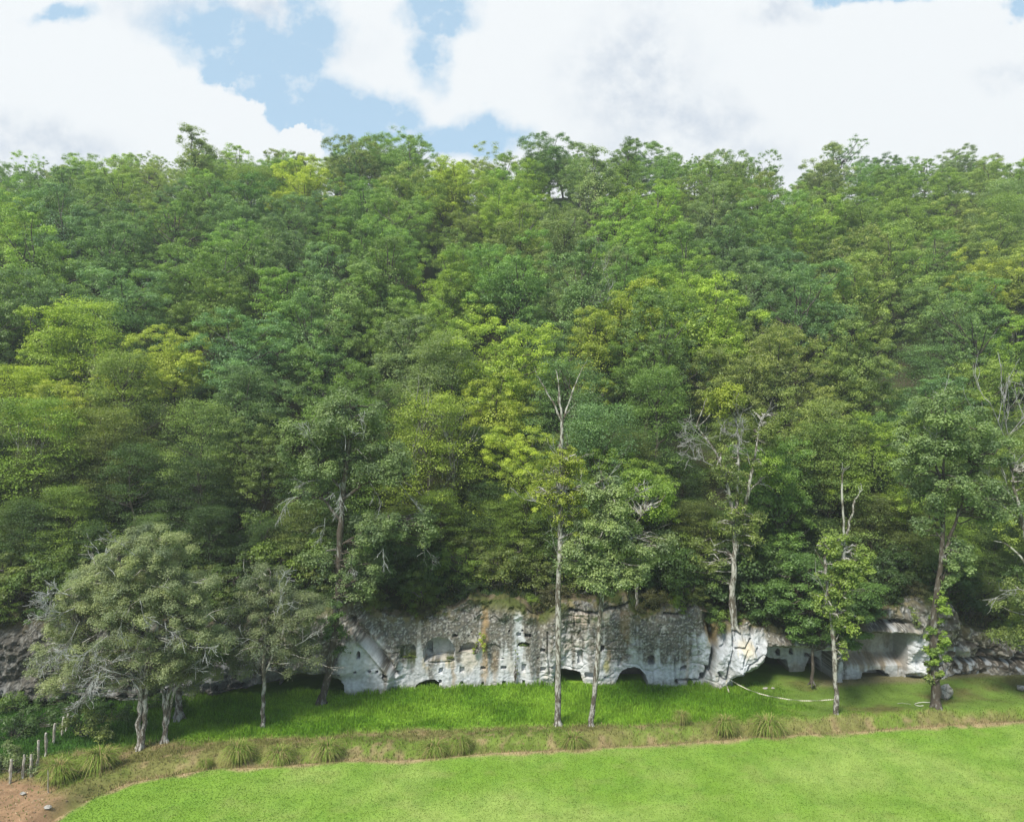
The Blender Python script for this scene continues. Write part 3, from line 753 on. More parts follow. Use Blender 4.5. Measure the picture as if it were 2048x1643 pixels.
    c = mixc(c, (0.48, 0.435, 0.355), sstep(0.52, 0.74, f1) * 0.8)
    c = mixc(c, (0.55, 0.56, 0.56), sstep(0.55, 0.8, f2) * 0.6)
    hgt = np.clip((Z - 0.3) / (zt - 0.3), 0, 1.2)
    pat_shade = sstep(0.46, 0.62, 0.50 * hgt + 0.66 * sk + 0.30 * sk2 - 0.13 + (f2 - 0.5) * 0.22)
    # lime-washed lower wall stays pale, dark water stains run down from the top in known places
    def stain(x0, x1, r0, r1, a=1.0, soft=8):
        jx = (f2 - 0.5) * 14
        return a * sstep(x0 - soft, x0 + soft, PX + jx) * (1 - sstep(x1 - soft, x1 + soft, PX + jx)) * sstep(r0 - 8, r0 + 8, ROW + jx) * (1 - sstep(r1 - 10, r1 + 10, ROW + (sk2 - .5) * 50))
    pat_shade = np.maximum(pat_shade, stain(968, 1042, 1205, 1290, 0.9)); pat_shade = np.maximum(pat_shade, stain(780, 850, 1238, 1283, 0.75))
    pat_shade = np.maximum(pat_shade, stain(1056, 1072, 1228, 1345, 0.85, 5)); pat_shade = np.maximum(pat_shade, stain(972, 992, 1290, 1352, 0.55, 5))
    pat_shade = np.maximum(pat_shade, stain(1176, 1190, 1240, 1340, 0.85, 5)); pat_shade = np.maximum(pat_shade, stain(1205, 1410, 1238, 1305, 0.8) * sstep(0.36, 0.56, f2))
    pat_shade = np.maximum(pat_shade, stain(1110, 1150, 1240, 1300, 0.6)); pat_shade = np.maximum(pat_shade, stain(1295, 1306, 1240, 1335, 0.8, 4)); pat_shade = np.maximum(pat_shade, stain(1335, 1350, 1235, 1330, 0.7, 4))
    pat_shade = np.maximum(pat_shade, stain(600, 690, 1215, 1345, 0.8)); pat_shade = np.maximum(pat_shade, (1 - sstep(590, 640, PX)) * sstep(0.3, 0.6, f1) * 0.9)  # far-left term paints the shade under the willows on top of the patina
    pale = np.maximum.reduce([stain(1030, 1046, 1200, 1370, 1, 4), stain(690, 765, 1275, 1380, 0.9), stain(930, 1050, 1345, 1375, 0.8), stain(1225, 1400, 1325, 1375, 0.75), stain(1395, 1418, 1265, 1330, 0.9), stain(1430, 1530, 1262, 1375, 0.85), stain(868, 930, 1328, 1375, 0.8), stain(1815, 1858, 1270, 1330, .85), stain(1535, 1632, 1300, 1345, .8)])
    pat_shade = pat_shade * (1 - 0.85 * pale); pat_shade = np.where((part == 0) | (part == 2), pat_shade * 0.25, pat_shade)
    dark = mixc(np.zeros(U.shape + (3,)) + np.array([0.135, 0.122, 0.098]), (0.075, 0.073, 0.066), sstep(0.4, 0.65, f4))
    f5 = vnoise(Xw * 17, Z * 17, 0, 89)
    dark = mixc(dark, (0.46, 0.45, 0.41), sstep(0.66, 0.82, 0.65 * f5 + 0.35 * f4 + 0.1) * 0.65)        # pale lichen specks
    c = c + (dark - c) * (pat_shade * 0.95)[..., None]
    c = mixc(c, (0.50, 0.53, 0.57), pale * 0.55 * sstep(0.3, 0.6, f1 + 0.1))
    # ochre and rust water marks
    och = np.maximum.reduce([stain(962, 974, 1208, 1368, 0.95, 4), stain(903, 911, 1318, 1372, 0.7, 3), stain(1209, 1220, 1298, 1340, 0.7, 4), stain(1412, 1432, 1240, 1290, 0.9, 5), stain(1370, 1378, 1295, 1360, 0.5, 4), stain(985, 996, 1300, 1365, 0.45, 4), stain(1240, 1262, 1222, 1275, 0.5, 5)])
    c = mixc(c, (0.36, 0.235, 0.10), och * (0.5 + 0.6 * f2) * 0.85)
    c = mixc(c, (0.34, 0.33, 0.08), stain(1206, 1218, 1318, 1342, 0.6, 4))
    c = mixc(c, (0.50, 0.40, 0.24), stain(846, 900, 1316, 1334, 0.6, 4) * sstep(0.4, 0.6, f2))
    c = mixc(c, (0.56, 0.49, 0.36), stain(1468, 1500, 1278, 1298, 0.8, 4)); c = mixc(c, (0.60, 0.53, 0.42), stain(1182, 1226, 1222, 1236, 0.8, 4)); c = mixc(c, (0.52, 0.43, 0.35), stain(1146, 1176, 1224, 1246, 0.7, 4))
    c = mixc(c, (0.26, 0.20, 0.10), sstep(6, -6, gully) * sstep(0.35, 0.6, f2))
    # hall floor and bench stained tan, far right nearly black with lichen
    c = mixc(c, (0.30, 0.235, 0.16), stain(1690, 1812, 1316, 1338, 0.8)); c = mixc(c, (0.36, 0.33, 0.29), stain(1690, 1812, 1270, 1318, 0.7))
    fr = sstep(1868, 1900, PX)
    c = mixc(c, (0.10, 0.085, 0.065), fr * sstep(0.36, 0.5, f2)); c = mixc(c, (0.40, 0.35, 0.29), fr * sstep(0.56, 0.68, f4))
    # moss and soil along the top and the ledges
    top = sstep(0.75, 0.0, zt - Z)
    c = mixc(c, (0.17, 0.145, 0.075), top * sstep(0.40, 0.58, f2 * 0.6 + f1 * 0.4))
    c = mixc(c, (0.13, 0.105, 0.06), np.where(over > 0.05, 0.85, 0)); c = mixc(c, (0.07, 0.085, 0.025), np.maximum(np.where(over > 0.05, 0.8, 0) * sstep(0.45, 0.6, f2), top * sstep(0.57, 0.64, f1)))
    c = mixc(c, (0.07, 0.09, 0.02), stain(803, 832, 1302, 1317, 0.9, 2)); c = mixc(c, (0.09, 0.11, 0.02), stain(1036, 1058, 1283, 1293, 0.85, 2))
    c = mixc(c, (0.10, 0.11, 0.03), stain(894, 908, 1312, 1320, 0.9, 2))
    foot = sstep(0.45, 0.0, Z)
    c = mixc(c, (0.28, 0.26, 0.20), foot * 0.5)
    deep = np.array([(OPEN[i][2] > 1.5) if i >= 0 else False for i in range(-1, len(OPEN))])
    c = mixc(c, (0.16, 0.145, 0.125), np.where(deep[part + 1], 0.85, 0.0))     # darker rock inside the deep openings
    c = np.clip(0.90 * c * (0.74 + 0.38 * sk2 + 0.30 * f3)[..., None] * (1 - 0.5 * (1 - sstep(540, 640, PX)))[..., None], 0.01, 0.8)  # left end darkened in colour to stand in for shade under the willows
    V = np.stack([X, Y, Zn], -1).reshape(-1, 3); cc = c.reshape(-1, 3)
    i = np.arange(nZ - 1)[:, None] * nU + np.arange(nU - 1)[None, :]
    q = np.stack([i, i + 1, i + nU + 1, i + nU], -1).reshape(-1, 4)
    fp = np.max(part.reshape(-1)[q], 1)
    ov = over.reshape(-1)[q].min(1) < 2.2
    def sub(mask, name, parent=None, loc=(0, 0, 0)):
        f = q[mask]; ids, inv = np.unique(f, return_inverse=True)
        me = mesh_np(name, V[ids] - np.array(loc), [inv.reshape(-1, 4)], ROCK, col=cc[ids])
        return obj(name, me, parent, (0, 0, 0) if parent else loc)
    root = empty("cliff", (0, float(D_px(1024)), 0))
    tag(root, "long pale limestone cliff with carved windows, niches and caves below the wooded hill", "cliff")
    loc = tuple(root.location)
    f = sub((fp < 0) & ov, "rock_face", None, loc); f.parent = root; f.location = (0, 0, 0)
    LAB = {0: "largest domed niche with a small alcove in it", 2: "smaller half-dome niche beside the yellow creeper", 34: "round-headed doorway arch at grass level"}
    for k, (nm, poly, dep, dome) in enumerate(OPEN):
        m = (fp == k) & ov
        if m.any():
            o = sub(m, nm, None, loc); o.parent = root; o.location = (0, 0, 0)
            if k in LAB: o["label"] = LAB[k]
    return D, zt
build_cliff()

# ------------------------------------------------------------------ tree prototypes for the wood
GREENS = {
    'mid-green': (0.201, 0.306, 0.069), 'deep green': (0.119, 0.209, 0.054), 'olive-green': (0.254, 0.319, 0.082),
    'yellow-green': (0.355, 0.416, 0.060), 'blue-green': (0.182, 0.281, 0.104), 'grey-green': (0.246, 0.314, 0.125),
    'fresh green': (0.265, 0.385, 0.065), 'golden-yellow': (0.551, 0.429, 0.049), 'brownish': (0.228, 0.226, 0.092),
}

def crown_points(r, n, kind, Rx, H):
    """clump centres for a crown of half width Rx that spans z 0..H"""
    if kind == 'layered':
        z = r.uniform(0.02, 1.0, n) ** 0.85
        rad = Rx * np.sqrt(np.clip(1 - (z * 0.95 - 0.12) ** 2, 0.02, 1)) * (1 - 0.35 * z) * r.uniform(0.45, 1.05, n)
        a = r.uniform(0, 2 * math.pi, n)
        return np.stack([rad * np.cos(a), rad * np.sin(a), z * H], 1)
    nl = 9 if kind != 'narrow' else 8                      # big limbs each carry a lobe of the crown
    ga = np.arange(nl) * 2.39996 + r.random() * 6; lz = (np.arange(nl) + 0.5) / nl
    lz = 0.10 + 0.80 * lz + r.normal(0, 0.04, nl)
    prof = np.sqrt(np.clip(1 - ((lz - 0.38) / 0.66) ** 2, 0.05, 1))
    lr = Rx * 0.60 * prof * r.uniform(0.7, 1.15, nl)
    if kind == 'narrow': lr *= 0.55
    lc = np.stack([lr * np.cos(ga), lr * np.sin(ga), lz * H], 1)
    lrad = Rx * (0.46 if kind != 'narrow' else 0.36) * r.uniform(0.75, 1.2, nl)
    k = r.integers(0, nl, n)
    u = r.normal(0, 1, (n, 3)); u /= np.linalg.norm(u, axis=1)[:, None]
    u[:, 2] = np.where((u[:, 2] < -0.3) & (r.random(n) < 0.7), -u[:, 2], u[:, 2])
    q = r.uniform(0.7, 1.08, n)
    return lc[k] + u * (q * lrad[k])[:, None] * np.array([1, 1, 0.85])

PROTO = {}
def proto_tree(name, kind, seed, Rx, H, trunk_h, n_cl, n_leaf, lsize, clr, aspect=0.6):
    r = np.random.default_rng(seed)
    cen = crown_points(r, n_cl, kind, Rx, H); cen[:, 2] += trunk_h
    if kind == 'layered':
        rad = np.stack([clr * r.uniform(0.8, 1.5, n_cl), clr * r.uniform(0.8, 1.5, n_cl), clr * r.uniform(0.28, 0.75, n_cl)], 1)
        v, f, vary = clump_leaves(cen, rad, n_leaf, lsize, r, up=0.9, shell=0.75, aspect=aspect, outw=0.5)
    elif kind == 'airy':
        rad = clr * r.uniform(0.6, 1.2, n_cl)
        v, f, vary = clump_leaves(cen, rad, n_leaf, lsize, r, up=0.5, shell=0.9, aspect=aspect)
    else:
        rad = clr * r.uniform(0.65, 1.35, n_cl)
        v, f, vary = clump_leaves(cen, rad, n_leaf, lsize, r, up=0.65, shell=0.5, flat=0.62, aspect=aspect)
        core = clump_leaves(np.array([[0, 0, trunk_h + H * 0.45]]), np.array([[Rx * 0.62, Rx * 0.62, H * 0.42]]), int(n_cl * n_leaf * 0.10), lsize * 1.4, r, shell=0.6)
        v = np.concatenate([v, core[0]]); f = np.concatenate([f, core[1] + f.max() + 1]); vary = np.concatenate([vary, core[2]])
    crown = mesh_np("crown", v, [f], LEAF, vary=vary)
    T = Tubes()
    top = np.array([r.normal(0, .3), r.normal(0, .3), trunk_h + H * 0.72])
    tr = curve_pts((0, 0, -0.8), top, 8, 0, 0.10, r)
    T.add(tr, np.linspace(0.20, 0.05, 8), 7)
    for j in r.choice(n_cl, min(n_cl, 22 if kind != 'airy' else 30), replace=False):
        t = np.clip((cen[j][2] * 0.75) / top[2], 0.3, 0.95); i = t * 7; i0 = int(i)
        s = tr[i0] + (tr[min(i0 + 1, 7)] - tr[i0]) * (i - i0)
        T.add(curve_pts(s, cen[j], 5, -0.2, 0.10, r), np.linspace(0.065, 0.018, 5), 4)
    PROTO[name] = (crown, T.mesh("trunk", BARK), trunk_h + H, Rx)

for i in range(4): proto_tree("round%d" % i, 'round', 100 + i, 3.7, 7.2, 1.5, 200, 160, 0.112, 0.46)
for i in range(3): proto_tree("spread%d" % i, 'round', 120 + i, 4.4, 6.8, 1.7, 240, 160, 0.112, 0.49)
for i in range(2): proto_tree("narrow%d" % i, 'narrow', 130 + i, 3.6, 8.8, 1.4, 170, 160, 0.108, 0.44)
for i in range(3): proto_tree("airy%d" % i, 'airy', 140 + i, 3.3, 7.0, 2.0, 190, 96, 0.112, 0.40)
for i in range(4): proto_tree("layer%d" % i, 'layered', 150 + i, 4.2, 8.6, 0.4, 170, 215, 0.112, 1.05)
for i in range(3): proto_tree("bush%d" % i, 'round', 160 + i, 1.35, 1.9, 0.15, 44, 150, 0.095, 0.38)

KIND = {'round': ('oak_tree', 'round-crowned', 'tree'), 'spread': ('oak_tree', 'broad-crowned', 'tree'), 'narrow': ('ash_tree', 'narrow', 'tree'),
        'airy': ('ash_tree', 'airy', 'tree'), 'layer': ('hornbeam_tree', 'layered', 'tree'), 'bush': ('shrub', 'low bushy', 'shrub')}

def plant_tree(pname, x, y, z, s, rot, color, sz=None):
    k = pname.rstrip('0123456789')
    nm = KIND[k][0]
    crown, trunk, h, rx = PROTO[pname]
    root = empty(nm, (x, y, z)); root.rotation_euler = (0, 0, rot); root.scale = (s, s, sz or s)
    c = obj("crown", crown, root, color=color); t = obj("stem" if k == 'bush' else "trunk", trunk, root)
    return root

# colour hints read off the photograph: picture x, y, radius, colour
HINT = [(180, 720, 100, 'yellow-green'), (330, 690, 90, 'yellow-green'), (60, 700, 90, 'yellow-green'), (30, 560, 80, 'fresh green'), (310, 610, 24, 'golden-yellow'), (70, 800, 70, 'yellow-green'),
        (930, 800, 150, 'yellow-green'), (1060, 860, 90, 'yellow-green'), (620, 350, 34, 'yellow-green'), (900, 330, 60, 'yellow-green'), (1240, 690, 70, 'yellow-green'), (930, 660, 70, 'fresh green'),
        (1480, 820, 60, 'olive-green'), (2030, 780, 60, 'yellow-green'), (280, 385, 60, 'olive-green'), (650, 640, 80, 'blue-green'), (560, 520, 80, 'blue-green'), (780, 520, 110, 'mid-green'), (1170, 540, 80, 'grey-green'),
        (1560, 590, 100, 'blue-green'), (180, 480, 100, 'blue-green'), (500, 700, 90, 'blue-green'), (850, 740, 70, 'grey-green'), (1100, 740, 70, 'blue-green'), (1250, 450, 60, 'fresh green'), (1960, 560, 40, 'yellow-green'),
        (1400, 640, 80, 'fresh green'), (1500, 700, 80, 'olive-green'), (700, 820, 90, 'mid-green'), (250, 860, 110, 'olive-green'), (450, 880, 100, 'olive-green'), (1050, 410, 60, 'fresh green'), (1750, 420, 100, 'mid-green'),
        (1860, 700, 120, 'blue-green'), (40, 900, 80, 'fresh green'), (1300, 900, 80, 'fresh green'), (1720, 560, 70, 'olive-green'), (340, 1030, 60, 'yellow-green')]

MARKS = [(-900, 60, "the fence posts"), (60, 200, "the lichen-grey willow branches"), (200, 320, "the domed willow"), (320, 450, "the pair of willow trunks"), (450, 600, "the small willow"), (600, 690, "the leaning oak trunk"),
         (690, 800, "the slanting rock cleft"), (800, 915, "the big arched niche"), (915, 1010, "the yellow creeper"), (1010, 1090, "the paired square windows"), (1090, 1160, "the tall bare-topped alder"), (1160, 1230, "the leaning slim alder"),
         (1230, 1330, "the round cave arch"), (1330, 1415, "the pitted grey wall"), (1415, 1530, "the split buttress"), (1530, 1640, "the low dark cave"), (1640, 1760, "the three-pronged alder"), (1760, 1840, "the rock-cut hall"), (1840, 1930, "the ivy-clad trunk"), (1930, 2600, "the grey boulder")]
def mark(px):
    for a, b, n in MARKS:
        if a <= px < b: return n
    return MARKS[-1][2]

ALL_LABEL = []
def finish_labels():
    """where several share a description, tell them apart by their order across the picture"""
    by = {}
    for o, base, px, row in ALL_LABEL: by.setdefault(base, []).append((px, row, o))
    ordn = ["first", "second", "third", "fourth", "fifth", "sixth", "seventh"]
    for base, lst in by.items():
        if len(lst) == 1: lst[0][2]["label"] = base; continue
        xs = [a[0] for a in lst]; rs = [a[1] for a in lst]
        if len(lst) == 2:
            if abs(rs[0] - rs[1]) > abs(xs[0] - xs[1]): lst.sort(key=lambda a: a[1]); w = ["upper of two", "lower of two"]
            else: lst.sort(key=lambda a: a[0]); w = ["left of two", "right of two"]
        else:
            lst.sort(key=lambda a: a[0]); w = [ordn[i] + " from left" for i in range(len(lst))]
        for (px, row, o), t in zip(lst, w): o["label"] = base + ", " + t

def band(y):
    for lim, n in ((47.5, "just above the cliff"), (53, "low on the slope"), (61, "on the lower slope"), (71, "halfway up the slope"), (81, "on the upper slope"), (90, "just below the ridge")):
        if y < lim: return n
    return "on the skyline"

def build_wood():
    r = np.random.default_rng(21); pyr = random.Random(4)
    names = list(GREENS)
    y = 44.4; rowi = 0; n = 0
    while y < 107:
        step = 4.35 + (y - 44) * 0.012
        xm = y * 0.725 + 8.5
        nx = int(2 * xm / (4.75 + (y - 44) * 0.011))
        for i in range(nx):
            x = -xm + (i + 0.5 + (rowi % 2) * 0.5) * 2 * xm / nx + r.normal(0, 1.0); yy = y + r.normal(0, 0.9)
            if abs(x) > yy * 0.725 + 8.0 or yy < D_x(x) + 2.4: continue
            z = float(hill_z(x, yy))
            px, row = project(x, yy, z + 6.0)
            g = float(fbm(x * 0.10, yy * 0.10, 0, 2, 77))
            w = r.random()
            if g > 0.56: cn = pyr.choice(['olive-green', 'fresh green', 'mid-green', 'grey-green'])
            elif g < 0.44: cn = pyr.choice(['blue-green', 'mid-green', 'mid-green', 'blue-green', 'deep green'])
            else: cn = pyr.choice(['mid-green', 'mid-green', 'olive-green', 'grey-green', 'fresh green'])
            for hx, hy, hr, hc in HINT:
                if (px - hx) ** 2 + (row - hy) ** 2 < hr * hr: cn = hc
            kr = r.random()
            if yy < 52: k = 'layer' if kr < 0.5 else 'round' if kr < 0.8 else 'spread'
            elif yy > 90: k = 'airy' if kr < 0.36 else ('round' if kr < 0.7 else 'spread')
            else: k = 'round' if kr < 0.42 else 'spread' if kr < 0.72 else 'narrow' if kr < 0.88 else 'layer' if kr < 0.93 else 'airy'
            pn = k + str(r.integers(0, sum(1 for q in PROTO if q.startswith(k))))
            s = r.uniform(0.76, 1.13) * (0.86 if yy < 50 else 1.0)
            if yy > 88: s *= r.uniform(0.72, 0.92)
            if yy > 94: z -= 0.9
            col = np.array(GREENS[cn]) * r.uniform(0.85, 1.18) * np.array([r.uniform(0.9, 1.1), 1, r.uniform(0.85, 1.15)])
            if cn not in ('yellow-green', 'golden-yellow'): col = col * (0.80 if yy < 50 else 0.93 if yy < 56 else 1.0)  # lower trees get darker leaf colour, standing in for shade near the cliff
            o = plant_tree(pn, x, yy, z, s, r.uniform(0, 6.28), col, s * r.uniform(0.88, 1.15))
            tag(o, None, "tree", "trees of the wood on the hillside")
            ALL_LABEL.append((o, "%s %s tree %s above %s" % (cn, KIND[k][1], band(yy), mark(px)), px, row))
            n += 1
        y += step; rowi += 1
    for px, yy, pn, cn, s in ((1322, 57.5, 'round1', 'mid-green', 1.0), (1345, 62.5, 'spread0', 'fresh green', .95), (1290, 53.0, 'spread2', 'mid-green', .8), (1525, 73.0, 'round0', 'mid-green', .95), (1700, 55.0, 'spread1', 'olive-green', .9), (760, 60.0, 'round2', 'mid-green', 1.0)):
        x = (px - 1024) / F * yy; z = float(hill_z(x, yy)); row = project(x, yy, z + 6.0)[1]
        o = plant_tree(pn, x, yy, z, s, px * 0.01, np.array(GREENS[cn])); tag(o, None, "tree", "trees of the wood on the hillside")
        ALL_LABEL.append((o, "%s %s tree %s above %s" % (cn, KIND[pn[:-1]][1], band(yy), mark(px)), px, row)); n += 1
    print("wood trees", n)
    # shrubs along the lip of the cliff, some hanging over it, and the thicket behind
    m = 0
    for tier, step in ((0, 34), (1, 34), (2, 44), (3, 62)):
        for px in np.arange(-230, 2330, step):
            p = px + r.normal(0, 14); bare = (935 < p < 1060 or 1120 < p < 1265 or 1840 < p < 1920) and tier == 0
            if tier == 0 and not bare and r.random() < 0.25: continue
            Dp = float(D_px(p)); yy = Dp + (0.55 + r.uniform(0, 0.6), r.uniform(1.5, 2.3), r.uniform(2.9, 4.3), r.uniform(5.2, 7.4))[tier]
            x = (p - 1024) / F * yy
            z = float(hill_z(x, yy)) - (r.uniform(0.25, 0.7) if tier == 0 else 0.2)
            cn = pyr.choice(['deep green', 'deep green', 'mid-green', 'fresh green', 'olive-green'] + (['brownish'] if tier == 0 else []))
            if (1470 < p < 1660): cn = 'deep green'
            col = np.array(GREENS[cn]) * r.uniform(0.45, 0.72)  # thicket shade painted into a darker leaf colour
            if tier < 2 or r.random() < 0.25:
                s = (r.uniform(0.22, 0.4) if bare else r.uniform(0.45, 0.85)) if tier == 0 else r.uniform(0.8, 1.4)
                if bare: yy += 0.9; x = (p - 1024) / F * yy; z = float(hill_z(x, yy)) - 0.05
                if (1470 < p < 1660): s *= 1.2
                o = plant_tree("bush%d" % r.integers(0, 3), x, yy, z, s, r.uniform(0, 6.28), col)
                tag(o, None, "shrub", "shrubs along the top of the cliff")
                ALL_LABEL.append((o, "%s shrub %s above %s" % (cn, ("overhanging the cliff edge", "behind the cliff edge", "in the thicket", "high in the thicket")[tier], mark(p)), p, 0)); m += 1
            else:
                s = r.uniform(0.36, 0.55) if tier == 2 else r.uniform(0.5, 0.7)
                o = plant_tree("layer%d" % r.integers(0, 4), x, yy, z - 0.3, s, r.uniform(0, 6.28), col)
                tag(o, None, "tree", "young hornbeams in the thicket over the cliff")
                ALL_LABEL.append((o, "%s young tree %s above %s" % (cn, ("in the thicket", "high in the thicket")[tier - 2], mark(p)), p, 0)); m += 1
    print("shrubs", m)
build_wood()

# ------------------------------------------------------------------ single trees on the meadow and the rock, each built for itself
def tube_px(T, pts, y, r, k=7, wob=0.15, n=None):
    """tapered limb through picture points (px, row, radius m) at distance y (or per point)"""
    p = np.array([to3(q[0], q[1], (q[3] if len(q) > 3 else y)) for q in pts]); rad = np.array([q[2] for q in pts])
    t = np.linspace(0, len(p) - 1, n or (len(p) * 3)); i = np.minimum(t.astype(int), len(p) - 2); f = t - i; f2 = f * f * (3 - 2 * f) * 0.3 + f * 0.7
    c = p[i] * (1 - f2)[:, None] + p[i + 1] * f2[:, None]; rr = rad[i] * (1 - f) + rad[i + 1] * f
    w = r.normal(0, wob * 0.25, c.shape); w[0] = 0
    c[:, 1] += w[:, 1] * 1.5; c[:, 0] += w[:, 0] * 0.4
    T.add(c, rr * (1 + 0.08 * r.normal(0, 1, len(rr))), k)
    return c, rr

def single_tree(name, label, base, y, seed, trunks, blobs, color, lsize=0.13, dead=(), bark=None, cat="tree", deadmat=None, flat=0.8, zb=None, twigs=0, group=None, flare=True, lift=0.6, aspect=0.6, branch_part="dead_branch", branch_label=None, limb=True, limbr=0.05):
    """trunks: lists of (px,row,r); blobs: (px,row,rx,ry,n_clumps,leaves,[dy,clump_r,colour]); dead: (px,row,dx,dz,len m,r,[dy,depth,droop])"""
    r = np.random.default_rng(seed)
    b = to3(base[0], base[1], y)
    if zb is not None: b[2] = zb
    root = empty(name, tuple(b)); tag(root, label, cat, group)
    T = Tubes(); lines = []
    for k, tr in enumerate(trunks):
        c, rr = tube_px(T, tr, y, r); lines.append(c)
        if flare and k == 0:
            for q in range(5):
                a = q * 1.256 + r.random(); d = np.array([math.cos(a), math.sin(a), 0])
                T.add(np.array([c[0] + [0, 0, rr[0] * 2.2], c[0] + d * rr[0] * 1.1 + [0, 0, 0.05], c[0] + d * rr[0] * 2.2 + [0, 0, -0.12]]), [rr[0] * 0.7, rr[0] * 0.5, rr[0] * 0.25], 5)
    al = np.concatenate(lines)
    V = {}; 
    for bl in blobs:
        px, row, rx, ry, nc, nl = bl[:6]; dy = bl[6] if len(bl) > 6 else 0; cr = bl[7] if len(bl) > 7 else 0.55; cc = bl[8] if len(bl) > 8 else None
        cen = to3(px, row, y + dy); sx, sz = rx / F * y, ry / F * y; sy = (sx * 0.65 + sz * 0.35)
        u = r.normal(0, 1, (nc, 3)); u /= np.linalg.norm(u, axis=1)[:, None]; q = r.random(nc) ** 0.45
        ce = cen + u * q[:, None] * np.array([sx, sy, sz])
        out = (ce - cen) / np.array([sx, sy, sz])
        v, f, va = clump_leaves(ce, cr * r.uniform(0.6, 1.3, nc), int(nl * (2.3 if nl > 70 else 1.8) * (1.9 if lsize < 0.08 else 1.5)), lsize * (1.12 if lsize < 0.08 else 0.90), r, flat=flat, shell=0.7, up=lift, aspect=aspect)
        V.setdefault(cc, []).append((v, f, va))
        if limb:
            for e in ce[::max(1, nc // 26)]:
                lo = al[al[:, 2] < e[2] + 0.3]
                if not len(lo): lo = al
                d = np.linalg.norm((lo - e) * np.array([1, 1, 0.75]), axis=1); s = lo[np.argmin(d)]
                T.add(curve_pts(s, e, 5, 0.10, 0.12, r), np.linspace(limbr, 0.014, 5), 4)
        for e in ce[:twigs]:
            bare_branch(T, e, (e - cen) + np.array([0, 0, 0.3]) + r.normal(0, 0.4, 3), r.uniform(0.5, 1.1), 0.02, 1, r, 0.7, 0, 3, 0.007)
    obj("trunk", T.mesh("trunk", bark or BARK, off=b), root)
    for cc, lst in V.items():
        n = 0; vs, fs, vas = [], [], []
        for v, f, va in lst: vs.append(v); fs.append(f + n); vas.append(va); n += len(v)
        me = mesh_np("crown", np.concatenate(vs) - b, [np.concatenate(fs)], LEAF, vary=np.concatenate(vas))
        obj("crown" if cc is None else "foliage_patch", me, root, color=np.array(GREENS[cc]) * 0.82 if cc else color)
    for d in dead:
        D = Tubes(); px, row, dx, dz, L, rad = d[:6]; dy = d[6] if len(d) > 6 else 0; dep = d[7] if len(d) > 7 else 2; dr = d[8] if len(d) > 8 else 0.0
        kids = d[9] if len(d) > 9 else 4
        p = to3(px, row, y + dy)
        bare_branch(D, p, (dx, r.normal(0, 0.25), dz), L * 0.9, rad * 0.6, dep, r, 0.5, 0.1 if dr == 0 else 0, kids, 0.008, dr)
        o = obj(branch_part, D.mesh(branch_part, deadmat or BARK_DEAD, off=b), root)
        if branch_label: o["label"] = branch_label
    return root

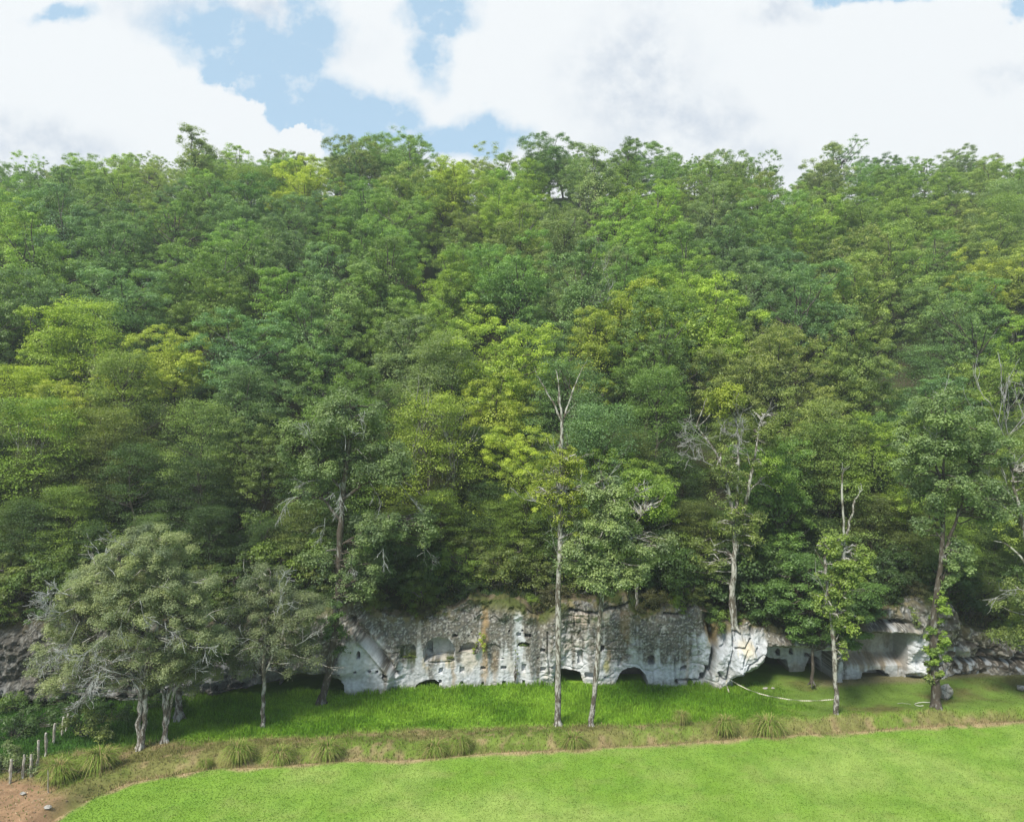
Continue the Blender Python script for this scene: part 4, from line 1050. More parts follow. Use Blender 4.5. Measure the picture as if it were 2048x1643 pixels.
def build_single_trees():
    g = lambda c, k=1.0: np.array(GREENS[c]) * k
    # tall straight alder with a bare forked head
    y = gy(1451)
    single_tree("alder_tree", "very tall straight slim tree with bare bleached forked top, thin foliage at mid height", (1116, 1451), y, 1,
        [[(1116, 1453, .165), (1116, 1400, .15), (1117, 1250, .14), (1119, 1100, .13), (1121, 1000, .115), (1122, 900, .095), (1124, 840, .08)],
         [(1124, 842, .07), (1112, 815, .05), (1092, 780, .035), (1076, 752, .018), (1068, 733, .01)], [(1124, 842, .06), (1120, 800, .045), (1117, 765, .03), (1112, 738, .012)],
         [(1124, 842, .06), (1136, 812, .045), (1148, 775, .035), (1160, 745, .02), (1174, 722, .01)], [(1117, 808, .03), (1118, 770, .02), (1121, 740, .01)], [(1128, 835, .03), (1140, 818, .02), (1152, 805, .01)]],
        [(1138, 935, 40, 42, 40, 60, 0, .34), (1108, 985, 48, 52, 44, 50, 0, .34), (1128, 1045, 40, 44, 26, 40, 0, .32), (1150, 990, 36, 46, 26, 50, 0, .32)], g('yellow-green', .85), 0.10,
        [(1116, 1005, -1, .2, 1.6, .025, 0, 2), (1114, 1060, -.6, .8, 1.5, .025, 0, 1), (1120, 1090, .6, .8, 1.6, .025, 0, 1), (1118, 1120, -.5, .9, 1.7, .022, 0, 1), (1122, 930, -.5, .9, 1.2, .02, 0, 1)],
        BARK_PALE, branch_part="bare_branch", twigs=4)
    # slim leaning alder beside it
    y = gy(1455)
    single_tree("alder_tree", "slim leaning tree with grey-green rounded crown just beside the tall bare-topped one", (1182, 1455), y, 2,
        [[(1182, 1457, .14), (1188, 1400, .125), (1196, 1300, .115), (1203, 1200, .105), (1208, 1120, .09), (1212, 1040, .07), (1208, 975, .045), (1202, 940, .02)], [(1206, 1170, .07), (1232, 1110, .05), (1262, 1060, .035), (1290, 1020, .02)], [(1207, 1180, .05), (1180, 1140, .035), (1160, 1105, .02)]],
        [(1215, 1060, 66, 58, 46, 120, 0, .5), (1170, 1118, 50, 42, 30, 110, 0, .48), (1255, 1120, 58, 52, 40, 115, .3, .5), (1300, 985, 62, 52, 44, 120, 1.2, .5, 'fresh green'), (1210, 990, 46, 36, 22, 90, 0, .45), (1320, 1085, 36, 28, 14, 90, .8, .42, 'grey-green'), (1215, 1160, 62, 28, 24, 95, -.2, .42)], g('grey-green', 1.0), 0.12,
        [(1212, 965, .3, 1, 1.0, .03, 0, 1), (1204, 970, -.2, 1, 1.2, .025, 0, 1), (1250, 1000, 1, .1, 1.1, .02, -.5, 2), (1258, 1030, 1, .35, .9, .02, -.5, 1), (1206, 1165, -1, .2, .8, .02, -.4, 2)], BARK_PALE, branch_part="bare_branch")
    # small tree standing on the lip of the rock
    y = float(D_px(1277)) + 0.7
    single_tree("young_tree", "short pale trunk standing on the cliff edge above the cave arch", (1276, 1226), y, 3, [[(1276, 1230, .10), (1273, 1195, .09), (1275, 1150, .08), (1276, 1110, .05)]],
        [(1270, 1110, 44, 34, 20, 110, 0, .5)], g('mid-green', .8), 0.13, bark=BARK_PALE, zb=None)
    # tall tree on the buttress, dead grey head
    y = float(D_px(1466)) + 0.2
    single_tree("poplar_tree", "tall tree on the split buttress, its head full of grey dead branches", (1468, 1250), y, 4,
        [[(1468, 1256, .19), (1464, 1180, .17), (1468, 1120, .155), (1470, 1070, .12), (1462, 1000, .10), (1450, 950, .08), (1432, 905, .06), (1410, 870, .04), (1385, 845, .02)],
         [(1469, 1110, .13), (1482, 1040, .11), (1496, 985, .09), (1508, 930, .07), (1516, 870, .05), (1528, 830, .03)], [(1470, 1075, .10), (1474, 1000, .085), (1478, 930, .065), (1476, 870, .05), (1470, 835, .03)], [(1495, 985, .05), (1520, 960, .04), (1548, 940, .02)]],
        [(1450, 800, 44, 34, 26, 90, 0, .45, 'yellow-green'), (1530, 855, 40, 44, 26, 85, 0, .45, 'olive-green'), (1540, 940, 36, 40, 20, 75, 0, .45, 'fresh green'), (1470, 930, 46, 60, 26, 60, 0, .45, 'olive-green'), (1455, 1030, 36, 60, 22, 60, 0, .42, 'olive-green'), (1500, 1060, 40, 60, 22, 65, .4, .45, 'olive-green'), (1412, 1120, 44, 44, 20, 80, .6, .45, 'olive-green')], g('olive-green'), 0.12,
        [(1432, 905, -.8, .9, 1.7, .035, 0, 3), (1415, 880, -.9, .6, 1.3, .03, 0, 3), (1440, 880, -.1, 1, 1.5, .035, 0, 3), (1470, 870, .1, 1, 1.4, .035, -.3, 3), (1450, 860, .2, 1, 1.2, .03, -.4, 3), (1516, 880, .2, 1, 1.7, .035, -.2, 2), (1500, 930, -.2, 1, 1.5, .03, -.3, 3), (1425, 930, -1, .5, 1.4, .03, -.3, 3), (1478, 900, -.3, 1, 1.6, .03, -.4, 3)],
        BARK_PALE, branch_label="bleached grey dead branch in the head")
    # slim tree with three broken prongs
    y = gy(1436)
    single_tree("alder_tree", "slim tree ending in three bare broken prongs, the barrier tape tied to it", (1672, 1434), y, 5,
        [[(1672, 1436, .135), (1673, 1380, .12), (1669, 1310, .115), (1666, 1270, .105), (1660, 1220, .085), (1652, 1150, .075), (1651, 1110, .065), (1650, 1082, .045)],
         [(1667, 1275, .085), (1678, 1200, .08), (1684, 1140, .075), (1690, 1090, .07), (1688, 1050, .055), (1684, 1000, .05), (1684, 945, .025)], [(1690, 1080, .06), (1702, 1035, .05), (1710, 1000, .045), (1718, 988, .02)], [(1651, 1140, .03), (1640, 1115, .02), (1630, 1098, .01)]],
        [(1690, 1130, 34, 40, 20, 75, 0, .38), (1722, 1125, 22, 30, 10, 75, 0, .36), (1672, 1190, 36, 42, 24, 70, 0, .36), (1690, 1235, 40, 26, 14, 70, 0, .36), (1645, 1200, 18, 60, 10, 55, 0, .3), (1683, 1300, 8, 22, 5, 40, 0, .22), (1668, 1090, 26, 30, 10, 60, 0, .34)], (g('fresh green') + g('olive-green')) * 0.42, 0.13,
        [(1684, 960, .1, 1, .7, .02, 0, 1), (1716, 992, .5, .8, .6, .02, 0, 1), (1655, 1190, -.7, .8, 1.3, .02, -.2, 1)], BARK_PALE, branch_part="bare_branch")
    # big blue-green tree with an ivy-clad foot
    y = gy(1422)
    single_tree("poplar_tree", "large blue-green tree near the boulder, trunk clad in ivy at mid height", (1874, 1421), y, 6,
        [[(1873, 1424, .26), (1873, 1380, .215), (1868, 1300, .20), (1868, 1250, .175), (1874, 1180, .15), (1882, 1120, .14), (1885, 1050, .12), (1885, 980, .10), (1876, 940, .06), (1866, 905, .035)],
         [(1882, 1130, .09), (1900, 1075, .08), (1915, 1030, .06), (1928, 985, .04), (1945, 930, .02)], [(1885, 985, .07), (1890, 900, .055), (1892, 830, .03), (1890, 790, .015)]],
        [(1890, 850, 80, 72, 52, 100, 0, .55), (1960, 900, 62, 66, 42, 100, .3, .55), (1835, 905, 52, 48, 26, 85, -.2, .5), (1900, 970, 92, 46, 44, 95, 0, .52), (1975, 1010, 55, 42, 28, 95, .4, .52), (1860, 1040, 30, 40, 12, 60, 0, .45), (1905, 1120, 34, 45, 16, 75, 0, .42),
         (1872, 1300, 17, 55, 26, 90, 0, .24, 'fresh green'), (1880, 1215, 14, 40, 12, 70, 0, .24, 'fresh green'), (1868, 1350, 14, 26, 9, 70, 0, .22, 'olive-green'), (1890, 1160, 12, 30, 8, 60, 0, .24)], (g('blue-green') + g('grey-green')) * 0.46, 0.13,
        [(1868, 920, -.5, 1, 1.2, .03, -.3, 2), (1890, 830, .3, 1, 1.2, .025, -.4, 2)], BARK, branch_part="bare_branch", limbr=.045)
    # tree cut by the right edge of the picture
    y = 36.0
    single_tree("dying_tree", "half-dead tree at the picture's right edge with pale leaning bare limbs", (2085, 1350), y, 7,
        [[(2085, 1418, .18), (2075, 1250, .16), (2062, 1140, .13), (2050, 1060, .10), (2036, 1000, .07), (2028, 965, .05), (2026, 940, .03)], [(2062, 1145, .07), (2035, 1105, .05), (2010, 1085, .03), (1985, 1080, .015)]],
        [(2060, 930, 40, 40, 20, 80, 0, .5, 'grey-green'), (2060, 1200, 60, 50, 26, 80, .6, .5, 'olive-green'), (2040, 1260, 60, 32, 20, 90, 1.2, .5, 'olive-green')], g('grey-green', .8), 0.12,
        [(2028, 1000, -.5, 1, 1.6, .03, 0, 2), (2040, 1040, -.7, .9, 1.8, .035, 0, 2), (2026, 945, .3, 1, 1.0, .025, 0, 2), (2050, 1180, -1, .1, 1.8, .03, -.3, 2)], BARK_PALE)
    # leaning oak by the left cave
    y = gy(1408)
    single_tree("oak_tree", "large dark oak leaning from the cave mouth, lichen-grey drooping dead branches in its crown", (645, 1407), y, 8,
        [[(643, 1409, .22), (655, 1350, .19), (666, 1290, .185), (674, 1220, .18), (678, 1150, .175), (680, 1080, .165), (682, 1020, .14), (690, 950, .12), (698, 880, .09), (700, 820, .05)],
         [(681, 1040, .08), (650, 1000, .06), (610, 985, .045), (580, 1005, .025)], [(684, 1000, .09), (730, 965, .07), (780, 950, .05), (820, 960, .03)], [(686, 980, .08), (640, 930, .06), (600, 900, .045), (570, 900, .02)], [(680, 1090, .07), (730, 1060, .05), (780, 1045, .03)]],
        [(690, 840, 86, 62, 60, 130, .4, .58), (610, 890, 62, 54, 40, 110, .3, .55), (770, 930, 62, 42, 36, 110, 0, .55), (690, 930, 84, 44, 42, 90, 0, .55), (750, 1060, 58, 42, 34, 120, -.3, .52), (840, 1055, 40, 44, 22, 90, .6, .5), (720, 1140, 60, 46, 30, 95, .3, .52), (620, 985, 60, 22, 16, 60, 0, .45), (640, 1120, 42, 40, 16, 90, .6, .5), (672, 1255, 18, 60, 16, 70, -.2, .32, 'deep green'), (710, 1180, 50, 28, 16, 70, .3, .5, 'grey-green')], (g('blue-green') + g('grey-green')) * 0.40, 0.12,
        [(612, 985, -1, -.3, 1.6, .035, -.4, 2, .5), (640, 960, -1, .1, 1.5, .03, -.5, 2, .3), (740, 965, .5, -1, 1.3, .03, -.6, 2, .4), (680, 965, -.2, -1, 1.2, .03, -.7, 3, .4), (800, 965, .6, -.9, 1.3, .025, -.3, 2, .5), (760, 1075, .3, -1, 1.1, .025, -.8, 2, .4), (705, 1110, .1, -1, 1.0, .025, -.6, 2, .4), (650, 1035, -.3, -1, 1.0, .025, -.6, 2, .4), (690, 900, .1, 1, 1.2, .025, -1.2, 2), (640, 900, -.6, .6, 1.3, .025, -1.0, 2), (840, 1080, .3, -1, 1.2, .02, 0, 2, .4), (725, 880, .4, .6, 1.2, .02, -1.1, 2)],
        BARK, deadmat=BARK_TWIG, branch_label="lichen-grey drooping dead branch")
    # domed willow, two stems
    y = gy(1494)
    single_tree("willow_tree", "big domed grey-green willow with twin pale trunks, crown trailing lichen-grey branches", (283, 1496), y, 9,
        [[(281, 1498, .16), (278, 1440, .12), (282, 1390, .11), (284, 1330, .10), (270, 1250, .08), (250, 1180, .06), (240, 1120, .03)], [(282, 1492, .12), (289, 1440, .105), (290, 1390, .10), (294, 1320, .09), (320, 1240, .07), (345, 1170, .04)], [(284, 1340, .08), (300, 1240, .07), (295, 1150, .05), (290, 1090, .02)], [(283, 1370, .06), (220, 1300, .05), (160, 1255, .035)]],
        [(292, 1110, 92, 58, 90, 190, .2, .42), (230, 1170, 80, 64, 70, 150, 0, .42), (355, 1180, 78, 66, 76, 155, .2, .42), (290, 1210, 110, 70, 70, 120, -.3, .42), (150, 1215, 66, 66, 54, 130, 0, .4), (400, 1270, 60, 62, 48, 120, .2, .4), (200, 1300, 82, 62, 60, 120, -.2, .4), (320, 1310, 70, 46, 40, 100, -.2, .4), (130, 1320, 72, 66, 50, 110, .3, .4), (250, 1360, 60, 26, 16, 70, 0, .36)], np.array((0.275, 0.315, 0.160)), 0.072,
        [(150, 1215, -.8, -.3, 1.3, .035, -1.3, 3, .2, 5), (140, 1190, -.9, .3, 1.0, .03, -1.3, 3, .0, 5), (160, 1240, -.3, -.8, 1.2, .03, -1.4, 3, .2, 5), (160, 1315, .6, -.6, 1.9, .045, -1.4, 3, .3, 5), (185, 1330, .2, -.9, 1.5, .035, -1.4, 3, .4, 5), (230, 1150, -.6, .3, 1.3, .025, -1.5, 2, 0, 4), (280, 1200, .4, -.7, 1.2, .025, -1.8, 2, .3, 4), (110, 1290, -.6, -.6, 1.2, .025, -.9, 3, .2, 4), (330, 1240, .3, -.7, 1.2, .02, -1.6, 2, .3, 4), (250, 1220, -.3, -.8, 1.2, .02, -1.7, 2, .3, 4), (380, 1290, .6, -.3, 1.1, .02, -1.2, 2, .3, 4), (270, 1110, -.5, .4, 1.1, .02, -1.4, 2, 0, 4), (215, 1270, -.6, -.4, 1.2, .022, -1.5, 3, .2, 4)],
        BARK_PALE, deadmat=BARK_TWIG, branch_part="lichen_branch", twigs=4, lift=0.8, aspect=0.38, limbr=.035)
    # second twin-stemmed willow trunk group just behind
    y = gy(1481)
    single_tree("willow_tree", "willow with forked pale stem behind the domed willow's twin trunks", (330, 1480), y, 10,
        [[(329, 1483, .13), (331, 1440, .11), (336, 1400, .09), (345, 1350, .07), (365, 1290, .04)], [(331, 1450, .08), (329, 1400, .07), (320, 1350, .05), (310, 1300, .03)], [(332, 1462, .07), (341, 1415, .06), (352, 1375, .05), (385, 1330, .03)]],
        [(345, 1330, 62, 40, 34, 110, .3, .4), (400, 1340, 46, 44, 28, 110, .5, .4), (310, 1350, 40, 32, 18, 80, 0, .36), (350, 1275, 60, 36, 26, 110, .6, .4)], np.array((0.20, 0.235, 0.105)), 0.072,
        [(345, 1360, .5, .6, 1.2, .02, -.6, 2), (315, 1370, -.5, .4, 1.0, .02, -.5, 2), (390, 1345, .7, .2, 1.0, .02, -.5, 2)], BARK_PALE, deadmat=BARK_TWIG, branch_part="lichen_branch", aspect=0.38, lift=.8, limbr=.03)
    # plain pale trunk behind them
    y = gy(1436)
    single_tree("shaded_tree", "single thick pale trunk in shade under the willow crowns", (358, 1434), y, 11,
        [[(358, 1437, .21), (357, 1400, .155), (356, 1350, .14), (352, 1290, .10)]], [(360, 1300, 60, 36, 22, 110, 0, .45), (420, 1310, 40, 30, 14, 100, 0, .45)], g('deep green', .8), 0.12, bark=BARK_PALE)
    # smaller willow
    y = gy(1451)
    single_tree("willow_tree", "small dusky willow on one thin stem beside the left cave", (525, 1450), y, 12,
        [[(525, 1453, .10), (527, 1400, .085), (527, 1340, .08), (530, 1280, .06), (535, 1210, .045), (540, 1150, .02)], [(527, 1350, .05), (550, 1300, .04), (590, 1250, .02)], [(527, 1340, .05), (500, 1290, .04), (475, 1250, .02)]],
        [(535, 1190, 56, 62, 58, 125, .2, .42), (485, 1250, 48, 56, 38, 105, 0, .4), (600, 1230, 52, 52, 44, 115, .2, .42), (540, 1285, 80, 50, 44, 90, 0, .4), (600, 1310, 50, 42, 24, 80, .2, .4), (480, 1320, 40, 36, 18, 75, .1, .38)], np.array((0.205, 0.238, 0.124)), 0.072,
        [(545, 1250, .3, .9, 1.1, .02, -1.3, 2), (520, 1290, -.5, .4, 1.1, .02, -1.2, 2), (590, 1290, .6, .2, 1.1, .02, -1.2, 2), (560, 1200, .2, .8, 1.1, .02, -1.3, 2)], BARK_PALE, deadmat=BARK_TWIG, branch_part="lichen_branch", twigs=4, aspect=0.38, lift=.8, limbr=.03)
    # dense dark tree hanging over the low cave
    y = float(D_px(1610)) - 0.9
    single_tree("hornbeam_tree", "dense dark green tree hanging over the low cave, thin pale stem", (1624, 1366), y, 13,
        [[(1624, 1366, .10), (1626, 1320, .085), (1624, 1260, .08), (1620, 1180, .06)]],
        [(1600, 1150, 70, 46, 46, 150, .8, .6), (1640, 1210, 80, 46, 50, 150, .5, .58), (1560, 1200, 60, 42, 34, 150, .8, .58), (1620, 1262, 70, 24, 26, 150, .2, .5), (1720, 1200, 50, 60, 34, 140, .8, .58), (1700, 1275, 50, 18, 14, 140, .2, .42)], g('deep green', .95), 0.13, bark=BARK, flat=0.5, lift=0.9)
    # thin bare-stemmed trees inside the wood edge
    for (px, row, y, h, s, lab) in ((850, 1000, 44.6, 5.2, 21, "thin multi-stemmed dead tree right of the leaning oak"), (1192, 505, 82, 5.2, 23, "bare pale forked snag high on the slope"),
                                    (1165, 690, 60, 5.5, 24, "pale twiggy dying treetop behind the tall alder's fork"), (310, 545, 76, 5.0, 25, "thin bare treetop on the upper left slope"), (95, 1190, 43.0, 5.4, 26, "slender pale bent stem above the willow's left side"), (600, 300, 95, 1, 27, None),
                                    (2035, 870, 50, 4.5, 28, "pale bare fork at the right margin halfway down"), (910, 960, 45, 3.6, 29, "leaning thin bare stem below the yellow-green tree")):
        if lab is None: continue
        r = np.random.default_rng(s); b = to3(px, row, y); b[2] = min(b[2], b[2])
        z0 = float(hill_z(b[0], y)); top = b[2] + h
        T = Tubes(); root = empty("bare_tree", (b[0], y, z0)); tag(root, lab, "dead tree")
        tr = curve_pts((0, 0, -0.3), (r.normal(0, .5), 0, max(b[2] - z0, 0.5)), 8, 0, 0.06, r); T.add(tr, np.linspace(.10, .06, 8), 6)
        for q in range(4):
            bare_branch(T, tr[-1 - q // 2], (r.normal(0, .35), r.normal(0, .3), 1), h * r.uniform(.55, .95), .045, 2, r, .35, .5, 4, .010)
        obj("trunk", T.mesh("trunk", BARK_DEAD if s in (23, 24, 25, 28) else BARK_PALE), root)
build_single_trees()

# ------------------------------------------------------------------ tussocks, brambles, ivy
def tussock_mesh(name, seed, nb=700, W=1.15, H=0.66):
    r = np.random.default_rng(seed); k = 6
    a = r.uniform(0, 2 * math.pi, nb); b0 = r.random(nb) ** 0.6 * 0.20
    reach = W * 0.5 * r.uniform(0.35, 1.25, nb); h = H * r.uniform(0.55, 1.1, nb)
    t = np.linspace(0, 1, k)[None, :]
    d = np.stack([np.cos(a), np.sin(a)], 1); s = np.stack([-np.sin(a), np.cos(a)], 1)
    rad = b0[:, None] + reach[:, None] * t ** 1.5
    z = h[:, None] * (np.sin(t * math.pi * r.uniform(0.55, 0.97, nb)[:, None])) * 1.05
    c = np.stack([d[:, :1] * rad, d[:, 1:] * rad, z], -1) + r.normal(0, 0.012, (nb, k, 3)); 
    w = 0.012 * (1 - t * 0.85) * r.uniform(0.8, 1.5, nb)[:, None]
    sv = np.concatenate([s, np.zeros((nb, 1))], 1)[:, None, :]
    v = np.stack([c - sv * w[..., None], c + sv * w[..., None]], 2).reshape(-1, 3)
    i = (np.arange(nb)[:, None] * k + np.arange(k - 1)[None, :]) * 2
    q = np.stack([i, i + 1, i + 3, i + 2], -1).reshape(-1, 4)
    dry = r.random(nb) < 0.28
    base = np.where(dry[:, None], np.array([[0.36, 0.29, 0.13]]), np.array([[0.14, 0.235, 0.035]])) * r.uniform(0.7, 1.3, (nb, 1))
    col = (base[:, None, :] * (0.35 + 1.3 * t[..., None])).clip(0, 0.4) * (1 - t[..., None]) + np.where(dry[:, None, None], base[:, None, :] * 1.1, np.array([0.26, 0.34, 0.07])) * t[..., None]  # blade bases darkened in colour as painted shade inside the tuft
    return mesh_np(name, v, [q], BLADE, col=np.repeat(col, 2, 1).reshape(-1, 3))

def build_tussocks():
    r = np.random.default_rng(8)
    protos = [tussock_mesh("blades", 40 + i) for i in range(4)]
    T = [(118, 1562, 92, "brightest sedge tussock beside the bare brown soil"), (200, 1541, 96, "dark green sedge tussock behind the brightest one by the fence"), (410, 1528, 42, "very small green sedge tussock alone at the ditch edge"),
         (478, 1520, 84, "shaggy sedge tussock with a dark heart, touching a strawy one"), (560, 1520, 82, "strawy yellow sedge tussock beside the dark-hearted one"), (655, 1515, 84, "green domed sedge tussock below the leaning oak"),
         (868, 1503, 78, "sedge tussock below the big arched niche, larger of a touching pair"), (922, 1497, 62, "smaller upright sedge tussock of the touching pair below the niches"), (1148, 1489, 72, "sedge tussock in front of the two slim alder trunks"),
         (1363, 1454, 48, "small yellowish sedge tussock below the pitted grey wall"), (1449, 1465, 74, "sedge tussock below the split buttress, next to the largest one"), (1537, 1464, 92, "wide fountain-like sedge tussock below the low dark cave")]
    for i, (px, row, w, lab) in enumerate(T):
        y = gy(row); x = (px - 1024) / F * y; z = float(ground_z(np.array([x]), np.array([y]))[0])
        root = empty("sedge_tussock", (x, y, z - 0.03)); tag(root, lab, "tussock", "sedge tussocks along the ditch")
        s = w / F * y / 1.6
        o = obj("blades", protos[i % 4], root); root.scale = (s, s, s * r.uniform(0.9, 1.1)); root.rotation_euler = (0, 0, r.uniform(0, 6.28))
        if i in (7, 9): root.scale.z *= 1.2
build_tussocks()

def leafy_patch(name, label, cat, pts, color, seed, n=220, size=0.09, rad=0.25, group=None, flat=0.8, part="leaves"):
    """a plant of leaves about several world points"""
    r = np.random.default_rng(seed); p = np.array(pts, float); b = p[np.argmin(p[:, 2])].copy()
    root = empty(name, tuple(b)); tag(root, label, cat, group)
    v, f, va = clump_leaves(p, np.full(len(p), rad) * r.uniform(0.6, 1.3, len(p)), n, size, r, flat=flat, shell=0.7)
    obj(part, mesh_np(part, v - b, [f], LEAF, vary=va), root, color=color)
    T = Tubes()
    for q in p: T.add(curve_pts(b + [0, 0, -0.1], q, 5, 0.08, 0.04, r), np.linspace(.018, .006, 5), 4)
    obj("stem", T.mesh("stem", BARK, off=b), root)
    return root

def build_small_plants():
    r = np.random.default_rng(15)
    def wall(px, row, out=0.05): y = float(D_px(px)) - out; return to3(px, row, y)
    leafy_patch("creeper", "yellow-green creeper hanging over the half-dome niche", "creeper", [wall(966 + r.normal(0, 4), q, .25 + .1 * r.random()) for q in np.linspace(1266, 1300, 9)] + [wall(952 + r.normal(0, 3), q, .25) for q in np.linspace(1284, 1304, 4)], np.array(GREENS['yellow-green']) * .95, 1, 60, .08, .12)
    leafy_patch("ledge_plant", "mossy green plants filling the shallow niche beside the big arch", "plant", [wall(808 + 6 * i, 1309 + 2 * r.random() + abs(i - 2), -.12) for i in range(5)], np.array(GREENS['olive-green']) * .7, 2, 110, .07, .15)
    leafy_patch("ledge_plant", "green plants on the ledge under the paired square windows", "plant", [wall(1040 + 5 * i, 1288 + r.random(), -.1) for i in range(4)], np.array(GREENS['fresh green']) * .7, 3, 70, .07, .11)
    leafy_patch("ledge_plant", "dry plant tuft on the sill of the big arched niche", "plant", [wall(896 + 5 * i, 1314, .0) for i in range(3)], np.array(GREENS['olive-green']) * .6, 4, 60, .07, .10)
    leafy_patch("creeper", "thin dead creeper climbing the pale wall beneath the ledge plants", "creeper", [wall(1033 + 3 * math.sin(q), q, .12) for q in np.linspace(1300, 1362, 9)], np.array(GREENS['olive-green']) * .7, 5, 14, .06, .08)
    leafy_patch("ivy", "dark ivy hanging beside the leaning oak's trunk", "ivy", [wall(672 + r.normal(0, 12), q, .55 + .2 * r.random()) for q in np.linspace(1240, 1310, 10)], np.array(GREENS['deep green']) * .8, 6, 90, .09, .28)
    leafy_patch("ivy", "hanging greenery on the brown gully beside the split buttress", "ivy", [wall(1436 + r.normal(0, 7), q, .35) for q in np.linspace(1222, 1262, 8)], np.array(GREENS['mid-green']) * .8, 7, 110, .09, .26)
    leafy_patch("ivy", "leafy tuft on the outcrop over the rock-cut hall", "ivy", [wall(1830 + r.normal(0, 7), q, .75) for q in np.linspace(1215, 1252, 7)], np.array(GREENS['olive-green']) * .9, 8, 80, .08, .2)
    leafy_patch("dry_bush", "dry brown bush on the bank above the rock-cut hall", "bush", [to3(1775 + r.normal(0, 36), 1180 + r.normal(0, 16), float(D_px(1780)) + 1.8) for i in range(14)], np.array((0.19, 0.125, 0.075)), 9, 120, .08, .4)
    leafy_patch("dry_bush", "bare grey-brown bush on the shoulder of rock behind the leaning oak", "bush", [to3(720 + r.normal(0, 26), 1215 + r.normal(0, 12), float(D_px(720)) + .5) for i in range(10)], np.array((0.20, 0.165, 0.13)), 10, 90, .07, .3)
    # brambles and weeds by the fence and under the willows
    B = [(20, 1530, 50, 30, 'grey-green', "grey-leaved bramble bush behind the fence's front posts"), (30, 1465, 46, 26, 'deep green', "dark bramble mound behind the fence in the corner"), (175, 1462, 52, 42, 'olive-green', "dusky bush with slanting stems between fence and willow trunks"),
         (95, 1440, 60, 24, 'deep green', "dark green bramble bank along the foot of the shaded rock"), (215, 1430, 46, 24, 'deep green', "dark bush under the domed willow at the rock foot"), (10, 1415, 40, 22, 'mid-green', "weedy bush against the shaded rock in the corner"), (140, 1405, 70, 20, 'deep green', "dark ivy-like bush at the rock foot behind the lichen branches"),
         (320, 1405, 50, 16, 'deep green', "low dark bush at the rock foot behind the willow trunks")]
    for i, (px, row, rx, rh, cn, lab) in enumerate(B):
        y = gy(row + rh * 0.5)
        if y > D_px(px) - 0.6: y = float(D_px(px)) - 0.6
        pts = []
        for k in range(22):
            p = to3(px + r.uniform(-rx, rx), row, y + r.uniform(-.5, .5)); p[2] = r.uniform(0.05, 1) ** 1.3 * rh * 1.7 / F * y; pts.append(p)
        leafy_patch("bramble_bush", lab, "bush", pts, np.array(GREENS[cn]) * .7, 30 + i, 150, .085, .30, "brambles by the fence and shaded rock")
build_small_plants()

# ------------------------------------------------------------------ fence, barrier tape, stones
def build_fence():
    P = [(20, 1566, 46, 0.0), (46, 1556, 46, .02), (63, 1554, 45, -.03), (75, 1536, 56, .06), (91, 1511, 48, .08), (107, 1487, 42, .10), (121, 1472, 38, .14), (131, 1462, 36, .16)]
    r = np.random.default_rng(3)
    y0 = gy(P[0][1]); b = to3(P[0][0], P[0][1], y0); b[2] = 0
    root = empty("wire_fence", tuple(b)); tag(root, "old wire fence of rough split posts running from bare soil towards the rock", "fence")
    tops = []
    for px, row, h, lean in P:
        y = gy(row); p = to3(px, row, y); p[2] = float(ground_z(np.array([p[0]]), np.array([y]))[0]); H = h / F * y
        c = curve_pts((0, 0, -0.25), (lean * H, r.normal(0, .04), H), 7, 0, 0.012, r)
        T = Tubes(); rad = 0.052 * (1 + 0.15 * r.normal(0, 1, 7)); T.add(c, rad, 6)
        T.add(np.array([c[-1], c[-1] + [0.004, 0, 0.025]]), [rad[-1], 0.018], 6)
        o = obj("post", T.mesh("post", WOOD, smooth=False), root); o.location = p - b
        tops.append([p - b + c[-1] * f for f in (0.92, 0.6, 0.3)])
    for k in range(3):
        T = Tubes()
        for a, q in zip(tops[:-1], tops[1:]): T.add(curve_pts(a[k], q[k], 6, -0.03), np.full(6, 0.006), 4)
        obj("wire", T.mesh("wire", BARK), root)
    y = gy(1584); p = to3(97, 1584, y); p[2] = 0
    T = Tubes(); T.add(curve_pts((0, 0, -.2), (-.02, 0, 46 / F * y), 5, 0, .01, r), np.linspace(.022, .016, 5), 5)
    root = empty("wooden_stake", tuple(p)); tag(root, "thin lone wooden stake in front of the brightest sedge tussock", "stake"); obj("shaft", T.mesh("shaft", WOOD), root)
build_fence()

def ribbon(pts, width, n_dash, name, twist=6.0):
    p = np.asarray(pts, float); n = 240
    d = np.concatenate([[0], np.cumsum(np.linalg.norm(np.diff(p, axis=0), axis=1))]); s = np.linspace(0, d[-1], n)
    c = np.stack([np.interp(s, d, p[:, k]) for k in range(3)], 1)
    for _ in range(3): c[1:-1] = (c[:-2] + c[1:-1] * 2 + c[2:]) / 4
    t = np.gradient(c, axis=0); t /= np.linalg.norm(t, axis=1)[:, None]
    up = np.array([0, 0, 1.0]); sd = np.cross(t, up); sd /= np.linalg.norm(sd, axis=1)[:, None] + 1e-6; nn = np.cross(sd, t)
    a = np.sin(s * twist) * 0.9
    w = (np.cos(a)[:, None] * nn + np.sin(a)[:, None] * sd) * width / 2
    e = np.cross(t, w); e /= np.linalg.norm(e, axis=1)[:, None] + 1e-9; e *= 0.004
    v = np.stack([c - w - e, c + w - e, c + w + e, c - w + e], 1).reshape(-1, 3)
    i = np.arange(n - 1)[:, None] * 4; q = np.concatenate([i + np.array([[k, (k + 1) % 4, 4 + (k + 1) % 4, 4 + k]]) for k in range(4)])
    red = ((s / d[-1] * n_dash).astype(int) % 2 == 1)
    col = np.where(red[:, None], np.array([[0.30, 0.27, 0.17]]), np.array([[0.42, 0.42, 0.35]]))
    return mesh_np(name, v, [q], PLASTIC, col=np.repeat(col, 4, 0))

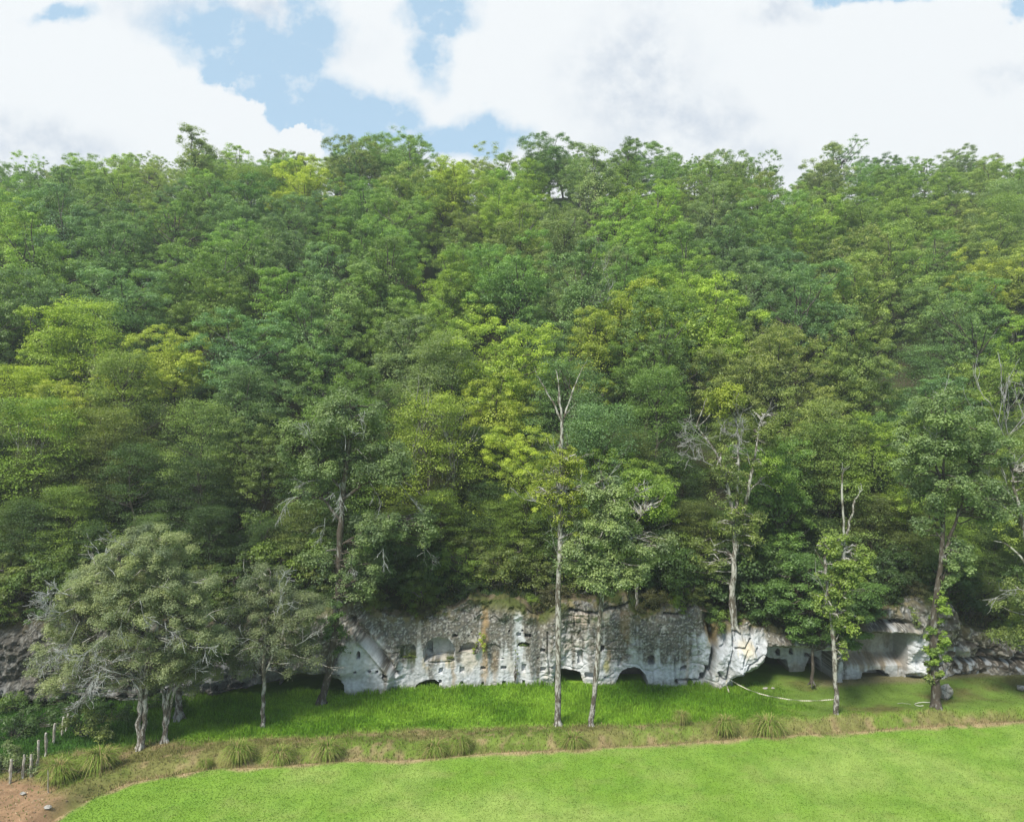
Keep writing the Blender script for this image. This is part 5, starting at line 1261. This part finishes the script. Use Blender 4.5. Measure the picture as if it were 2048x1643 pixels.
def build_tape_and_stones():
    yb = gy(1436)
    A = to3(1458, 1357, float(D_px(1458)) - 1.5); Bp = to3(1669, 1397, yb - 0.1)
    rows = [(1458, 1357), (1475, 1367), (1495, 1377), (1520, 1386), (1545, 1392), (1575, 1397), (1605, 1400), (1635, 1400), (1669, 1397)]
    pts = []
    for px, row in rows:
        f = (px - 1458) / (1669 - 1458); pts.append(to3(px, row, A[1] + (Bp[1] - A[1]) * f))
    me = ribbon(pts, 0.05, 100, "barrier_tape"); o = obj("barrier_tape", me)
    tag(o, "pale striped barrier tape sagging from the split buttress to the three-pronged tree", "barrier tape")
    tail = [to3(1455, 1356, A[1] - .05), to3(1452, 1366, A[1] - .1), to3(1455, 1374, A[1] - .15), to3(1458, 1383, A[1] - .2)]
    tag(obj("loose_tape", ribbon(tail, 0.06, 8, "loose_tape")), "short loose end of tape hanging at the foot of the split buttress", "tape")
    def gp(px, row): y = gy(row); p = to3(px, row, y); p[2] = float(ground_z(np.array([p[0]]), np.array([y]))[0]) + 0.07; return p
    loop = [gp(*q) for q in ((1868, 1409), (1856, 1409), (1846, 1408), (1837, 1409.5), (1831, 1412), (1829, 1415), (1832, 1418.5), (1839, 1420.5), (1847, 1419.5))]
    tag(obj("loose_tape", ribbon(loop, 0.035, 1, "loose_tape", 2.0)), "pale tape lying in a loop on the grass by the ivy-clad trunk", "tape")
    short = [gp(*q) for q in ((1795, 1410.5), (1803, 1409), (1811, 1411), (1822, 1414.5))]
    tag(obj("loose_tape", ribbon(short, 0.03, 1, "loose_tape", 2.0)), "short pale strip of tape on the grass beside the looped one", "tape")
    def stone(px, row, w, h, seed, name, label, cat, squash=1.0):
        y = gy(row); b = to3(px, row, y); b[2] = float(ground_z(np.array([b[0]]), np.array([y]))[0])
        n = 40; th, ph = np.meshgrid(np.linspace(0, math.pi, n), np.linspace(0, 2 * math.pi, 2 * n, endpoint=False), indexing='ij')
        d = np.stack([np.sin(th) * np.cos(ph), np.sin(th) * np.sin(ph), np.cos(th)], -1).reshape(-1, 3)
        r = np.random.default_rng(seed); k = np.ones(len(d))
        for _ in range(12):                                # chop facets off a ball
            q = r.normal(0, 1, 3); q /= np.linalg.norm(q); lim = r.uniform(0.5, 0.8); dd = d @ q
            k = np.where(dd > 1e-3, np.minimum(k, lim / np.maximum(dd, 1e-3)), k)
        k = k * (1 + 0.16 * (fbm(d[:, 0] * 2.5 + seed, d[:, 1] * 2.5, d[:, 2] * 2.5, 4, seed) - 0.5) + .0)
        W, H = w / F * y, h / F * y
        v = d * k[:, None] * np.array([W * .62, W * .55, H * .62]); v[:, 2] += H * 0.38; v[:, 0] += v[:, 2] * 0.15
        i = np.arange(n - 1)[:, None] * 2 * n + np.arange(2 * n)[None, :]; j = np.arange(n - 1)[:, None] * 2 * n + (np.arange(2 * n)[None, :] + 1) % (2 * n)
        f = np.stack([i, j, j + 2 * n, i + 2 * n], -1).reshape(-1, 4)
        g = fbm(d[:, 0] * 4, d[:, 1] * 4, d[:, 2] * 4, 4, seed + 3)
        c = np.array([0.37, 0.35, 0.32]) + (np.array([0.14, 0.13, 0.11]) - np.array([0.37, 0.35, 0.32])) * sstep(0.5, 0.66, g)[:, None]
        tag(obj(name, mesh_np(name, v, [f], STONE, col=c), loc=tuple(b)), label, cat)
    stone(1891, 1396, 27, 32, 4, "boulder", "grey angular boulder on the lawn beside the ivy-clad trunk", "boulder")
    stone(2042, 1380, 22, 9, 5, "flat_stone", "flat pale stone lying on the lawn at the picture's right edge", "stone")
    stone(1531, 1374, 9, 4, 6, "flat_stone", "small pale stone in the grass before the low dark cave", "stone")
    stone(1545, 1374, 7, 3, 7, "flat_stone", "tiniest pale stone next to another before the low dark cave", "stone")
    stone(46, 1588, 11, 6, 8, "flat_stone", "small pale stone on the bare brown soil", "stone")
    stone(95, 1622, 12, 5, 9, "clod", "earth clod on the straw edge by the mown field", "clod")
build_tape_and_stones()

finish_labels()
